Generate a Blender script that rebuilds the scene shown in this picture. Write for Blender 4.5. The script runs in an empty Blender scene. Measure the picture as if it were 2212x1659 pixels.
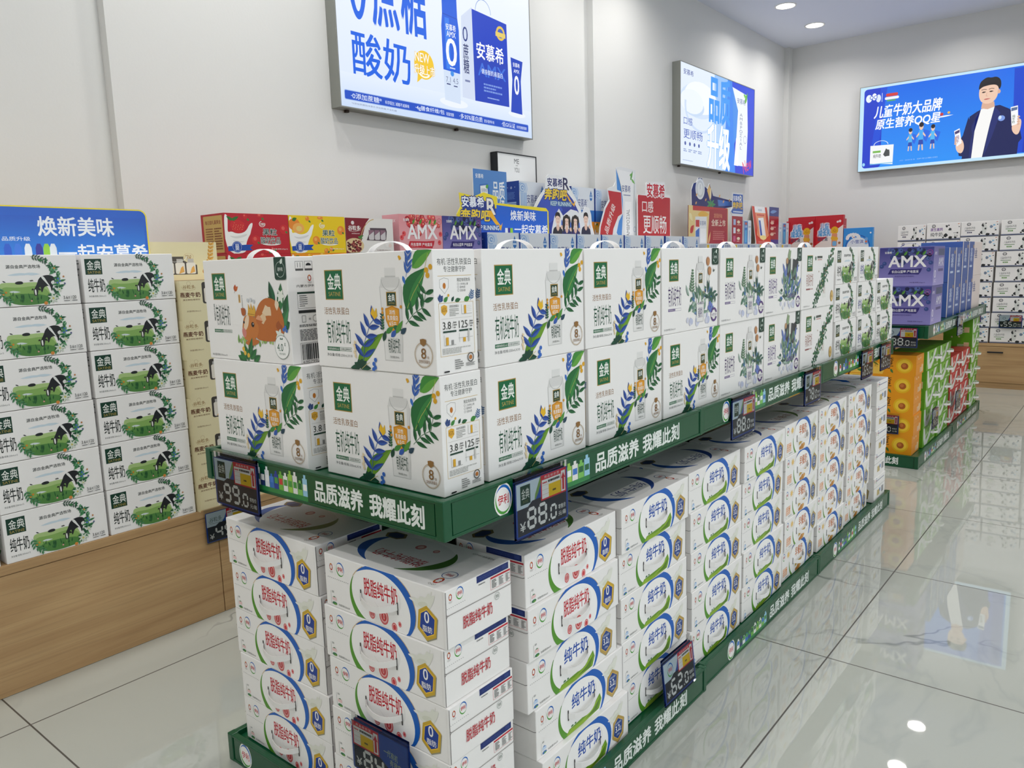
import bpy, bmesh, math, random
from mathutils import Vector, Matrix
S = bpy.context.scene
C = S.collection
random.seed(4)
PI = math.pi

# ------------------------------------------------------------------ camera
def make_camera():
    f, yaw, pitch, roll = 1673.3, 0.68526, 0.15133, -0.03078
    fw = Vector((-math.sin(yaw)*math.cos(pitch), math.cos(yaw)*math.cos(pitch), -math.sin(pitch)))
    r0 = Vector((math.cos(yaw), math.sin(yaw), 0)); u0 = r0.cross(fw)
    r = math.cos(roll)*r0 + math.sin(roll)*u0
    u = -math.sin(roll)*r0 + math.cos(roll)*u0
    cam = bpy.data.cameras.new('camera'); o = bpy.data.objects.new('camera', cam); C.objects.link(o)
    m = Matrix((r, u, -fw)).transposed().to_4x4(); m.translation = Vector((1.07909, -1.3088, 1.18899))
    o.matrix_world = m
    cam.sensor_fit = 'HORIZONTAL'; cam.sensor_width = 36.0; cam.lens = 36.0*f/2212
    cam.clip_start = 0.02
    S.camera = o
make_camera()

# ------------------------------------------------------------------ world, light, exposure
S.view_settings.view_transform = 'Standard'; S.view_settings.look = 'None'
S.view_settings.gamma = 1.0; S.view_settings.use_curve_mapping = False
S.view_settings.exposure = 0.07
W = bpy.data.worlds.new('daylight'); S.world = W; W.use_nodes = True
W.node_tree.nodes['Background'].inputs['Color'].default_value = (0.80, 0.88, 1.0, 1)
W.node_tree.nodes['Background'].inputs['Strength'].default_value = 1.0
S.cycles.max_bounces = 7; S.cycles.diffuse_bounces = 4; S.cycles.glossy_bounces = 3
S.cycles.transmission_bounces = 4; S.cycles.transparent_max_bounces = 8
S.cycles.caustics_reflective = False; S.cycles.caustics_refractive = False
S.cycles.sample_clamp_indirect = 6.0

CEIL = 3.30
XL, YB, XR, YF = -1.95, 7.05, 4.6, -4.2     # left wall, back wall, glazed shop front on the right, front wall
def area(name, loc, rot, sx, sy, power, col, shape='RECTANGLE', spread=None):
    l = bpy.data.lights.new(name, 'AREA'); l.shape = shape; l.size = sx; l.size_y = sy
    l.energy = power; l.color = col
    if spread: l.spread = spread
    o = bpy.data.objects.new(name, l); C.objects.link(o); o.location = loc; o.rotation_euler = rot
    return o
# daylight pouring in through the shop front on the right
area('shop_front_daylight', (XR+0.35, 0.2, 1.75), (0, PI/2, 0), 2.9, 7.0, 40, (1.0, 0.985, 0.97))

# ------------------------------------------------------------------ materials
def lin(c):
    c = c/255.0
    return c/12.92 if c <= 0.04045 else ((c+0.055)/1.055)**2.4
def L(c): return (lin(c[0]), lin(c[1]), lin(c[2]), 1.0)
def mat(name, col, rough=0.5, metal=0.0, spec=0.5):
    m = bpy.data.materials.new(name); m.use_nodes = True
    b = m.node_tree.nodes['Principled BSDF']
    b.inputs['Base Color'].default_value = L(col); b.inputs['Roughness'].default_value = rough
    b.inputs['Metallic'].default_value = metal; b.inputs['Specular IOR Level'].default_value = spec
    return m
def nd(m, t, **k):
    n = m.node_tree.nodes.new(t)
    for a, v in k.items(): setattr(n, a, v)
    return n
def printed(name, rough, spec=0.5, emit=0.0):
    m = mat(name, (255, 255, 255), rough, 0, spec); nt = m.node_tree; b = nt.nodes['Principled BSDF']
    a = nd(m, 'ShaderNodeVertexColor'); a.layer_name = 'Col'
    if emit:
        b.inputs['Base Color'].default_value = (0.02, 0.02, 0.02, 1)
        nt.links.new(a.outputs['Color'], b.inputs['Emission Color']); b.inputs['Emission Strength'].default_value = emit
    else:
        nt.links.new(a.outputs['Color'], b.inputs['Base Color'])
    return m
M_CARD = printed('printed_card', 0.42, 0.4)
M_GLOSS = printed('laminated_print', 0.22, 0.5)
M_BACKLIT = printed('backlit_print', 0.3, 0.3, emit=1.02)
M_GREEN = mat('green_enamel', (10, 80, 48), 0.28)
M_GREEN2 = mat('green_steel', (16, 66, 44), 0.4)
M_ALU = mat('brushed_aluminium', (150, 152, 146), 0.42, 0.55)
M_BLACK = mat('black_plastic', (22, 24, 30), 0.4)
M_WHITEPL = mat('white_plastic', (238, 236, 233), 0.35)
M_STEEL = mat('screw_steel', (70, 60, 55), 0.5, 0.8)

def wall_mat(name, col):
    m = mat(name, col, 0.75, 0, 0.25); nt = m.node_tree; b = nt.nodes['Principled BSDF']
    tc = nd(m, 'ShaderNodeTexCoord'); n = nd(m, 'ShaderNodeTexNoise'); n.inputs['Scale'].default_value = 90
    bp = nd(m, 'ShaderNodeBump'); bp.inputs['Strength'].default_value = 0.03; bp.inputs['Distance'].default_value = 0.01
    nt.links.new(tc.outputs['Object'], n.inputs['Vector']); nt.links.new(n.outputs['Fac'], bp.inputs['Height'])
    nt.links.new(bp.outputs['Normal'], b.inputs['Normal']); return m
M_WALL = wall_mat('white_emulsion', (225, 225, 223))
M_CEIL = wall_mat('ceiling_paint', (232, 237, 250))

def floor_mat():
    m = mat('polished_marble_tile', (188, 191, 184), 0.02, 0, 0.9); nt = m.node_tree; b = nt.nodes['Principled BSDF']
    tc = nd(m, 'ShaderNodeTexCoord')
    mp = nd(m, 'ShaderNodeMapping'); mp.inputs['Location'].default_value = (-0.419, -0.951, 0)
    br = nd(m, 'ShaderNodeTexBrick'); br.offset = 0.0; br.squash = 1.0
    br.inputs['Scale'].default_value = 1.0; br.inputs['Brick Width'].default_value = 0.8; br.inputs['Row Height'].default_value = 0.8
    br.inputs['Mortar Size'].default_value = 0.0022; br.inputs['Mortar Smooth'].default_value = 0.0
    nt.links.new(tc.outputs['Object'], mp.inputs['Vector']); nt.links.new(mp.outputs['Vector'], br.inputs['Vector'])
    # veins: warped narrow bands
    def vein(scale, rot, warp, w0, w1, seedloc):
        m2 = nd(m, 'ShaderNodeMapping'); m2.inputs['Rotation'].default_value = (0, 0, rot); m2.inputs['Location'].default_value = seedloc
        nt.links.new(tc.outputs['Object'], m2.inputs['Vector'])
        nz = nd(m, 'ShaderNodeTexNoise'); nz.inputs['Scale'].default_value = scale; nz.inputs['Detail'].default_value = 5; nz.inputs['Roughness'].default_value = 0.55
        nz.inputs['Distortion'].default_value = warp
        nt.links.new(m2.outputs['Vector'], nz.inputs['Vector'])
        s = nd(m, 'ShaderNodeMath', operation='SUBTRACT'); s.inputs[1].default_value = 0.5; nt.links.new(nz.outputs['Fac'], s.inputs[0])
        ab = nd(m, 'ShaderNodeMath', operation='ABSOLUTE'); nt.links.new(s.outputs[0], ab.inputs[0])
        rp = nd(m, 'ShaderNodeMapRange'); rp.inputs['From Min'].default_value = w0; rp.inputs['From Max'].default_value = w1
        rp.inputs['To Min'].default_value = 1.0; rp.inputs['To Max'].default_value = 0.0
        nt.links.new(ab.outputs[0], rp.inputs['Value']); return rp
    v1 = vein(0.62, 0.6, 0.9, 0.0, 0.006, (3.1, 1.7, 0)); v2 = vein(1.3, 1.0, 0.6, 0.0, 0.02, (7.7, 2.2, 0))
    msk = nd(m, 'ShaderNodeTexNoise'); msk.inputs['Scale'].default_value = 0.9; nt.links.new(tc.outputs['Object'], msk.inputs['Vector'])
    mr = nd(m, 'ShaderNodeMapRange'); mr.inputs['From Min'].default_value = 0.48; mr.inputs['From Max'].default_value = 0.62; nt.links.new(msk.outputs['Fac'], mr.inputs['Value'])
    mul = nd(m, 'ShaderNodeMath', operation='MULTIPLY'); nt.links.new(v1.outputs[0], mul.inputs[0]); nt.links.new(mr.outputs[0], mul.inputs[1])
    mx1 = nd(m, 'ShaderNodeMix', data_type='RGBA'); mx1.inputs['A'].default_value = L((179, 182, 174)); mx1.inputs['B'].default_value = L((172, 176, 169))
    nt.links.new(v2.outputs[0], mx1.inputs['Factor'])
    mx2 = nd(m, 'ShaderNodeMix', data_type='RGBA'); mx2.inputs['B'].default_value = L((124, 129, 124))
    nt.links.new(mul.outputs[0], mx2.inputs['Factor']); nt.links.new(mx1.outputs['Result'], mx2.inputs['A'])
    mx3 = nd(m, 'ShaderNodeMix', data_type='RGBA'); mx3.inputs['B'].default_value = L((72, 68, 62))
    nt.links.new(br.outputs['Fac'], mx3.inputs['Factor']); nt.links.new(mx2.outputs['Result'], mx3.inputs['A'])
    nt.links.new(mx3.outputs['Result'], b.inputs['Base Color'])
    rr = nd(m, 'ShaderNodeMapRange'); rr.inputs['To Min'].default_value = 0.018; rr.inputs['To Max'].default_value = 0.6
    nt.links.new(br.outputs['Fac'], rr.inputs['Value']); nt.links.new(rr.outputs[0], b.inputs['Roughness'])
    return m
M_FLOOR = floor_mat()

def wood_mat(name, axis):
    m = mat(name, (196, 160, 116), 0.42, 0, 0.4); nt = m.node_tree; b = nt.nodes['Principled BSDF']
    tc = nd(m, 'ShaderNodeTexCoord'); mp = nd(m, 'ShaderNodeMapping')
    mp.inputs['Scale'].default_value = (1.1, 22, 22) if axis == 'x' else (22, 1.1, 22)
    nt.links.new(tc.outputs['Object'], mp.inputs['Vector'])
    n1 = nd(m, 'ShaderNodeTexNoise'); n1.inputs['Scale'].default_value = 1.0; n1.inputs['Detail'].default_value = 6; n1.inputs['Distortion'].default_value = 0.9
    nt.links.new(mp.outputs['Vector'], n1.inputs['Vector'])
    mp2 = nd(m, 'ShaderNodeMapping'); mp2.inputs['Scale'].default_value = (3.0, 170, 170) if axis == 'x' else (170, 3.0, 170)
    nt.links.new(tc.outputs['Object'], mp2.inputs['Vector'])
    n2 = nd(m, 'ShaderNodeTexNoise'); n2.inputs['Detail'].default_value = 3; n2.inputs['Scale'].default_value = 1.0
    nt.links.new(mp2.outputs['Vector'], n2.inputs['Vector'])
    cr = nd(m, 'ShaderNodeValToRGB')
    e = cr.color_ramp.elements; e[0].position = 0.28; e[0].color = L((174, 138, 96)); e[1].position = 0.70; e[1].color = L((199, 165, 120))
    nt.links.new(n1.outputs['Fac'], cr.inputs['Fac'])
    mr = nd(m, 'ShaderNodeMapRange'); mr.inputs['From Min'].default_value = 0.35; mr.inputs['From Max'].default_value = 0.5; mr.inputs['To Min'].default_value = 0.88
    nt.links.new(n2.outputs['Fac'], mr.inputs['Value'])
    mx = nd(m, 'ShaderNodeMix', data_type='RGBA', blend_type='MULTIPLY'); mx.inputs['Factor'].default_value = 1.0
    nt.links.new(cr.outputs['Color'], mx.inputs['A']); nt.links.new(mr.outputs[0], mx.inputs['B'])
    nt.links.new(mx.outputs['Result'], b.inputs['Base Color']); return m
M_WOODY = wood_mat('oak_laminate', 'y'); M_WOODX = wood_mat('oak_laminate_across', 'x')

def glass_mat(name, tint, gl=0.06):
    m = bpy.data.materials.new(name); m.use_nodes = True; nt = m.node_tree; nt.nodes.remove(nt.nodes['Principled BSDF'])
    t = nd(m, 'ShaderNodeBsdfTransparent'); t.inputs['Color'].default_value = tint
    g = nd(m, 'ShaderNodeBsdfGlossy'); g.inputs['Roughness'].default_value = 0.03
    mx = nd(m, 'ShaderNodeMixShader'); fr = nd(m, 'ShaderNodeLayerWeight'); fr.inputs['Blend'].default_value = 0.22
    nt.links.new(fr.outputs['Fresnel'], mx.inputs['Fac'])
    nt.links.new(t.outputs[0], mx.inputs[1]); nt.links.new(g.outputs[0], mx.inputs[2])
    nt.links.new(mx.outputs[0], nt.nodes['Material Output'].inputs['Surface']); return m
M_GLASS = glass_mat('window_glass', (0.96, 0.98, 0.97, 1)); M_ACRYL = glass_mat('clear_acrylic', (0.93, 0.95, 0.96, 1))
M_LAMP = mat('lamp_diffuser', (255, 250, 240), 0.4)
_b = M_LAMP.node_tree.nodes['Principled BSDF']; _b.inputs['Emission Color'].default_value = (1, 0.95, 0.86, 1); _b.inputs['Emission Strength'].default_value = 9.0

# ------------------------------------------------------------------ object helpers
def tag(o, label, cat, group=None, kind=None):
    o['label'] = label
    if cat: o['category'] = cat
    if group: o['group'] = group
    if kind: o['kind'] = kind
    return o
def link(o, parent=None):
    C.objects.link(o)
    if parent: o.parent = parent
    return o
def empty(name, loc, rz=0.0, rx=0.0):
    o = bpy.data.objects.new(name, None); o.location = loc; o.rotation_euler = (rx, 0, rz); o.empty_display_size = 0.05
    return link(o)
class MB:
    """collects coloured shapes into one mesh"""
    def __init__(s): s.v = []; s.f = []; s.c = []
    def add(s, vs, fs, col=(1, 1, 1, 1), per_vert=None):
        n = len(s.v); s.v += [tuple(p) for p in vs]
        for f in fs:
            s.f.append(tuple(i+n for i in f))
            s.c.append([per_vert[i] for i in f] if per_vert else col)
    def box(s, x0, y0, z0, x1, y1, z1, col=(1, 1, 1, 1)):
        s.add([(x0,y0,z0),(x1,y0,z0),(x1,y1,z0),(x0,y1,z0),(x0,y0,z1),(x1,y0,z1),(x1,y1,z1),(x0,y1,z1)],
              [(0,3,2,1),(4,5,6,7),(0,1,5,4),(1,2,6,5),(2,3,7,6),(3,0,4,7)], col)
    def bbox(s, x0, y0, z0, x1, y1, z1, b, col=(1, 1, 1, 1)):
        """box with chamfered edges"""
        bm = bmesh.new(); bmesh.ops.create_cube(bm, size=1.0)
        for v in bm.verts:
            v.co = Vector(((x0+x1)/2+v.co.x*(x1-x0), (y0+y1)/2+v.co.y*(y1-y0), (z0+z1)/2+v.co.z*(z1-z0)))
        bmesh.ops.bevel(bm, geom=list(bm.edges), offset=b, segments=2, affect='EDGES', profile=0.5)
        bm.verts.index_update()
        s.add([v.co.copy() for v in bm.verts], [[v.index for v in f.verts] for f in bm.faces], col); bm.free()
    def prism(s, pts, y0, y1, col=(1, 1, 1, 1), side=None):
        """outline in x,z extruded from y0 (front) to y1 (back)"""
        n = len(pts)
        s.add([(p[0], y0, p[1]) for p in pts], [tuple(range(n))], col)
        s.add([(p[0], y1, p[1]) for p in pts], [tuple(range(n-1, -1, -1))], side or col)
        s.add([(p[0], y0, p[1]) for p in pts]+[(p[0], y1, p[1]) for p in pts], [(i, i+n, (i+1) % n+n, (i+1) % n) for i in range(n)], side or col)
    def strip(s, path, w, t, wdir, col=(1, 1, 1, 1)):
        """flat ribbon: path of points, width along wdir, thickness t"""
        wd = Vector(wdir)*w/2; P = [Vector(p) for p in path]; vs = []; fs = []
        for i, p in enumerate(P):
            d = (P[min(i+1, len(P)-1)]-P[max(i-1, 0)]).normalized(); nrm = d.cross(Vector(wdir)).normalized()*t/2
            vs += [p-wd-nrm, p+wd-nrm, p+wd+nrm, p-wd+nrm]
        for i in range(len(P)-1):
            a = 4*i
            for k in range(4): fs.append((a+k, a+(k+1) % 4, a+4+(k+1) % 4, a+4+k))
        fs += [(0, 3, 2, 1), (len(vs)-4, len(vs)-3, len(vs)-2, len(vs)-1)]
        s.add(vs, fs, col)
    def tube(s, path, r, n=8, col=(1, 1, 1, 1)):
        P = [Vector(p) for p in path]; vs = []; fs = []
        for i, p in enumerate(P):
            d = (P[min(i+1, len(P)-1)]-P[max(i-1, 0)]).normalized()
            a = d.orthogonal().normalized(); b = d.cross(a)
            vs += [p+r*(a*math.cos(2*PI*k/n)+b*math.sin(2*PI*k/n)) for k in range(n)]
        for i in range(len(P)-1):
            for k in range(n): fs.append((i*n+k, i*n+(k+1) % n, (i+1)*n+(k+1) % n, (i+1)*n+k))
        fs += [tuple(range(n-1, -1, -1)), tuple(range(len(vs)-n, len(vs)))]
        s.add(vs, fs, col)
    def cyl(s, cx, cy, z0, z1, r, n=32, col=(1, 1, 1, 1), r1=None):
        r1 = r if r1 is None else r1
        s.add([(cx+r*math.cos(2*PI*k/n), cy+r*math.sin(2*PI*k/n), z0) for k in range(n)]+[(cx+r1*math.cos(2*PI*k/n), cy+r1*math.sin(2*PI*k/n), z1) for k in range(n)],
              [(k, (k+1) % n, n+(k+1) % n, n+k) for k in range(n)]+[tuple(range(n-1, -1, -1)), tuple(range(n, 2*n))], col)
    def art(s, A, origin, u, v, nrm, base=1e-4):
        """lay flat artwork A on a face: origin corner, unit u and v, outward normal"""
        o = Vector(origin); u = Vector(u)*A.w; v = Vector(v)*A.h; nrm = Vector(nrm)
        flip = u.cross(v).dot(nrm) < 0
        for i, (pts, fs, col, pv) in enumerate(A.p):
            off = nrm*(base+i*6e-6)
            s.add([o+u*min(1, max(0, p[0]))+v*min(1, max(0, p[1]))+off for p in pts], [tuple(reversed(f)) for f in fs] if flip else fs, L(col) if col else None, [L(c) for c in pv] if pv else None)
    def mesh(s, name, m):
        me = bpy.data.meshes.new(name); me.from_pydata(s.v, [], s.f)
        ca = me.color_attributes.new('Col', 'FLOAT_COLOR', 'CORNER'); flat = []
        for f, c in zip(s.f, s.c):
            if isinstance(c, list):
                for q in c: flat += q
            else: flat += list(c)*len(f)
        ca.data.foreach_set('color', flat)
        me.materials.append(m); me.update(); return me
    def build(s, name, m, parent=None, loc=None):
        o = bpy.data.objects.new(name, s.mesh(name, m)); link(o, parent)
        if loc: o.location = loc
        return o
def struct(name, mb, m, label=None):
    o = mb.build(name, m); o['kind'] = 'structure'
    if label: o['label'] = label
    return o
def copy_thing(root, loc, label, rz=None, name=None):
    r = root.copy(); C.objects.link(r); r.location = loc
    if rz is not None: r.rotation_euler = (0, 0, rz)
    r['label'] = label
    for ch in root.children:
        c = ch.copy(); C.objects.link(c); c.parent = r
        for g in ch.children:
            d = g.copy(); C.objects.link(d); d.parent = c
    return r

# ------------------------------------------------------------------ flat artwork (prints)
_T = {}
def glyphs(body, bold, space=1.0):
    k = (body, bold, space)
    if k not in _T:
        cu = bpy.data.curves.new('lettering', 'FONT'); cu.body = body; cu.offset = bold; cu.resolution_u = 3
        cu.space_line = 0.92; cu.align_x = 'CENTER'; cu.space_character = space
        o = bpy.data.objects.new('lettering', cu); C.objects.link(o); bpy.context.view_layer.update()
        me = bpy.data.meshes.new_from_object(o.evaluated_get(bpy.context.evaluated_depsgraph_get()))
        vs = [(v.co.x, v.co.y) for v in me.vertices]; fs = []
        for p in me.polygons:
            f = tuple(p.vertices)
            a = sum(vs[f[i]][0]*vs[f[(i+1) % len(f)]][1]-vs[f[(i+1) % len(f)]][0]*vs[f[i]][1] for i in range(len(f)))
            fs.append(f if a > 0 else tuple(reversed(f)))
        C.objects.unlink(o); bpy.data.objects.remove(o); bpy.data.curves.remove(cu); bpy.data.meshes.remove(me)
        x0 = min(v[0] for v in vs); x1 = max(v[0] for v in vs); y0 = min(v[1] for v in vs); y1 = max(v[1] for v in vs)
        _T[k] = ([((x-x0)/(x1-x0 or 1), (y-y0)/(y1-y0 or 1)) for x, y in vs], fs)
    return _T[k]
def ccw(pts):
    a = sum(pts[i][0]*pts[(i+1) % len(pts)][1]-pts[(i+1) % len(pts)][0]*pts[i][1] for i in range(len(pts)))
    return list(pts) if a > 0 else list(reversed(pts))
class Art:
    """flat print on a w x h metre face; coordinates run 0..1 across and up the face"""
    def __init__(s, w, h): s.w = w; s.h = h; s.p = []
    def poly(s, pts, c, cols=None):
        if cols: s.p.append((pts, [tuple(range(len(pts)))], None, cols)); return
        pts = ccw(pts); s.p.append((pts, [tuple(range(len(pts)))], c, None))
    def spoly(s, pts, c):
        """rounded outline: corner-cut twice"""
        for _ in range(2): pts = [((a[0]*w+b[0]*(1-w)), (a[1]*w+b[1]*(1-w))) for a, b in zip(pts, pts[1:]+pts[:1]) for w in (.75, .25)]
        s.poly(pts, c)
    def rect(s, x0, y0, x1, y1, c): s.poly([(x0, y0), (x1, y0), (x1, y1), (x0, y1)], c)
    def grad(s, x0, y0, x1, y1, cb, ct): s.poly([(x0, y0), (x1, y0), (x1, y1), (x0, y1)], None, [cb, cb, ct, ct])
    def rrect(s, x0, y0, x1, y1, r, c, n=5):
        ru, rv = r/s.w, r/s.h; P = []
        for cx, cy, a in ((x1-ru, y0+rv, -90), (x1-ru, y1-rv, 0), (x0+ru, y1-rv, 90), (x0+ru, y0+rv, 180)):
            for k in range(n+1):
                t = math.radians(a+90*k/n); P.append((cx+ru*math.cos(t), cy+rv*math.sin(t)))
        s.poly(P, c)
    def ell(s, cx, cy, rx, ry, c, n=22, rot=0.0, clip=False):
        P = []
        for k in range(n):
            a = 2*PI*k/n; x = rx*s.w*math.cos(a); y = ry*s.h*math.sin(a)
            x, y = x*math.cos(rot)-y*math.sin(rot), x*math.sin(rot)+y*math.cos(rot)
            q = (cx+x/s.w, cy+y/s.h); P.append((min(1, max(0, q[0])), min(1, max(0, q[1]))) if clip else q)
        s.poly(P, c)
    def disc(s, cx, cy, r, c, n=18): s.ell(cx, cy, r/s.w, r/s.h, c, n)
    def cres(s, cx, cy, rx, ry, a0, a1, tf, c, n=26, clip=True):
        """crescent: between ellipse and the same ellipse shrunk by tf(0..1)"""
        cl = (lambda q: min(0.999, max(0.001, q))) if clip else (lambda q: q)
        V = []
        for k in range(n+1):
            f = k/n; a = math.radians(a0+(a1-a0)*f); t = tf(f) if callable(tf) else tf
            V += [(cl(cx+rx*math.cos(a)), cl(cy+ry*math.sin(a))), (cl(cx+rx*(1-t)*math.cos(a)), cl(cy+ry*(1-t)*math.sin(a)))]
        F = [(2*k, 2*k+2, 2*k+3, 2*k+1) if a1 > a0 else (2*k, 2*k+1, 2*k+3, 2*k+2) for k in range(n)]
        s.p.append((V, F, c, None))
    def ring(s, cx, cy, r, t, c, n=22): s.cres(cx, cy, r/s.w, r/s.h, 0, 360, t/r, c, n, False)
    def line(s, pts, wd, c, closed=False):
        P = [Vector((x*s.w, y*s.h)) for x, y in pts]
        if closed: P.append(P[0])
        for a, b in zip(P, P[1:]):
            d = b-a
            if d.length < 1e-7: continue
            d.normalize(); nn = Vector((-d.y, d.x))*wd/2
            s.poly([((q.x)/s.w, (q.y)/s.h) for q in (a-nn, b-nn, b+nn, a+nn)], c)
    def text(s, t, x0, y0, x1, y1, c, bold=0.0, rot=0.0, shear=0.0, outline=None, ow=0.03, space=1.0):
        if outline:
            e = ow*(y1-y0)*s.h; s._text(t, x0, y0, x1, y1, outline, e+bold*.6*(y1-y0)*s.h, 8, rot, shear, space)
        s._text(t, x0, y0, x1, y1, c, bold*.6*(y1-y0)*s.h/(t.count('\n')+1), 4, rot, shear, space)
    def _text(s, t, x0, y0, x1, y1, c, b, nb, rot, shear, space):
        """b metres of extra stroke weight, laid as shifted copies of the strokes"""
        vs, fs = glyphs(t, 0.0, space)
        cx, cy = (x0+x1)/2, (y0+y1)/2; sh = [(0, 0)] if b < 1e-6 else [(b*math.cos(2*PI*(k+.5)/nb), b*math.sin(2*PI*(k+.5)/nb)) for k in range(nb)]
        for dx, dy in sh:
            P = []
            for u, v in vs:
                x = (x0+u*(x1-x0)-cx)*s.w; y = (y0+v*(y1-y0)-cy)*s.h
                x += shear*y
                if rot: x, y = x*math.cos(rot)-y*math.sin(rot), x*math.sin(rot)+y*math.cos(rot)
                P.append((cx+(x+dx)/s.w, cy+(y+dy)/s.h))
            s.p.append((P, fs, c, None))
    def leaf(s, x0, y0, x1, y1, wd, c, c2=None, n=7, bend=0.0):
        a = Vector((x0*s.w, y0*s.h)); b = Vector((x1*s.w, y1*s.h)); d = b-a; pn = Vector((-d.y, d.x)); nn = pn.normalized()
        up = []; dn = []; md = []
        for k in range(n+1):
            f = k/n; w = wd*math.sin(PI*f**0.8)*0.5; m = a+d*f+pn*bend*math.sin(PI*f)
            md.append(m); up.append(m+nn*w); dn.append(m-nn*w)
        q = lambda p: (p.x/s.w, p.y/s.h)
        s.poly([q(p) for p in dn]+[q(p) for p in reversed(up[1:-1])], c)
        if c2: s.poly([q(p) for p in md]+[q(p) for p in reversed(up[1:-1])], c2)
    def sprig(s, pts, n, ll, wd, c, c2=None, stem=0.0012, ang=0.9, taper=0.5, both=True):
        """a stem through pts (0..1 units) with n leaf pairs of length ll metres"""
        P = [Vector((x*s.w, y*s.h)) for x, y in pts]
        s.line(pts, stem, c)
        tot = sum((b-a).length for a, b in zip(P, P[1:]))
        for k in range(n):
            t = tot*(k+0.6)/n; i = 0
            while i < len(P)-2 and t > (P[i+1]-P[i]).length: t -= (P[i+1]-P[i]).length; i += 1
            d = (P[i+1]-P[i]).normalized(); p = P[i]+d*t; l = ll*(1-taper*k/n)
            for sg in ((1, -1) if both else (1,)):
                a = ang*sg; e = Vector((d.x*math.cos(a)-d.y*math.sin(a), d.x*math.sin(a)+d.y*math.cos(a)))*l
                s.leaf(p.x/s.w, p.y/s.h, (p.x+e.x)/s.w, (p.y+e.y)/s.h, wd, c, c2, 5)
    def blob(s, cx, cy, r, c, n=9, j=0.35, sx=1.0, seed=0):
        R = random.Random(seed)
        s.poly([(cx+r*sx*(1+R.uniform(-j, j))*math.cos(2*PI*k/n)/s.w, cy+r*(1+R.uniform(-j, j))*math.sin(2*PI*k/n)/s.h) for k in range(n)], c)
    def dashes(s, x0, y0, x1, y1, n, wd, c, fill=0.55):
        for k in range(n):
            a, b = k/n, (k+fill)/n
            s.line([(x0+(x1-x0)*a, y0+(y1-y0)*a), (x0+(x1-x0)*b, y0+(y1-y0)*b)], wd, c)
    def block(s, x0, y0, x1, y1, rows, c, seed=1, wd=None):
        """rows of tiny unreadable print"""
        R = random.Random(seed); hh = (y1-y0)/rows
        for r in range(rows):
            y = y1-hh*(r+0.5); e = x1-(x1-x0)*R.choice((0, 0, .1, .35)); x = x0
            while x < e:
                d = (x1-x0)*R.uniform(.05, .14); s.rect(x, y-hh*.26, min(e, x+d), y+hh*.26, c); x += d+(x1-x0)*.02
    def put(s, A, x0, y0, x1, y1, flip=False):
        for pts, fs, c, pv in A.p:
            q = [((1-u, 1-v) if flip else (u, v)) for u, v in pts]
            s.p.append(([(x0+u*(x1-x0), y0+v*(y1-y0)) for u, v in q], fs, c, pv))
WHITE = (246, 244, 242); INK = (40, 44, 46)
def yili(A, cx, cy, r, rim=False, c=(196, 26, 48)):
    """round dairy emblem: red characters in a ring, blue arc above, green arc below"""
    if rim: A.ell(cx, cy, r*1.02/A.w, r*1.24/A.h, WHITE)
    A.cres(cx, cy, r*.9/A.w, r*1.1/A.h, -30, 150, lambda f: .17*math.sin(PI*f)+.03, (28, 104, 190), 18, False)
    A.cres(cx, cy, r*.9/A.w, r*1.1/A.h, 150, 330, lambda f: .17*math.sin(PI*f)+.03, (78, 160, 60), 18, False)
    A.text('伊利', cx-r*.6/A.w, cy-r*.36/A.h, cx+r*.6/A.w, cy+r*.36/A.h, c, .03)
def swirl(A, cx, cy, r):
    """red and gold swirl with five small rings under it"""
    for k, c in enumerate(((170, 30, 40), (206, 120, 40), (150, 28, 36), (200, 100, 40), (176, 34, 40), (190, 70, 40))):
        A.cres(cx, cy, r*.66/A.w, r/A.h, 60*k, 60*k+95, lambda f: .42*math.sin(PI*min(1, f*1.05))+.04, c, 8, False)
    for k in range(5):
        A.ring(cx+(k-2)*r*.26/A.w, cy-r*(1.35 if k % 2 == 0 else 1.55)/A.h, r*.2, r*.05, (150, 146, 140), 10)
def sevenseg(A, ch, x0, y0, x1, y1, c, slant=.0):
    seg = {'0': 'abcdef', '1': 'bc', '2': 'abged', '3': 'abgcd', '4': 'fgbc', '5': 'afgcd', '6': 'afgedc', '7': 'abc', '8': 'abcdefg', '9': 'abcdfg'}[ch]
    w = (x1-x0)*A.w; h = (y1-y0)*A.h; t = w*.235; g = t*.10
    def P(q): A.poly([(x0+(x+slant*(y-h/2))/A.w, y0+y/A.h) for x, y in q], c)
    def hz(y): P([(g+t*.5, y), (g+t, y+t/2), (w-t-g, y+t/2), (w-t*.5-g, y), (w-t-g, y-t/2), (g+t, y-t/2)])
    def vt(x, a, b): P([(x, a+g+t*.1), (x+t/2, a+g+t*.5), (x+t/2, b-g-t*.5), (x, b-g-t*.1), (x-t/2, b-g-t*.5), (x-t/2, a+g+t*.5)])
    m = h/2
    if 'a' in seg: hz(h-t/2)
    if 'g' in seg: hz(m)
    if 'd' in seg: hz(t/2)
    if 'f' in seg: vt(t/2, m, h-t/2)
    if 'b' in seg: vt(w-t/2, m, h-t/2)
    if 'e' in seg: vt(t/2, t/2, m)
    if 'c' in seg: vt(w-t/2, t/2, m)

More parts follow.
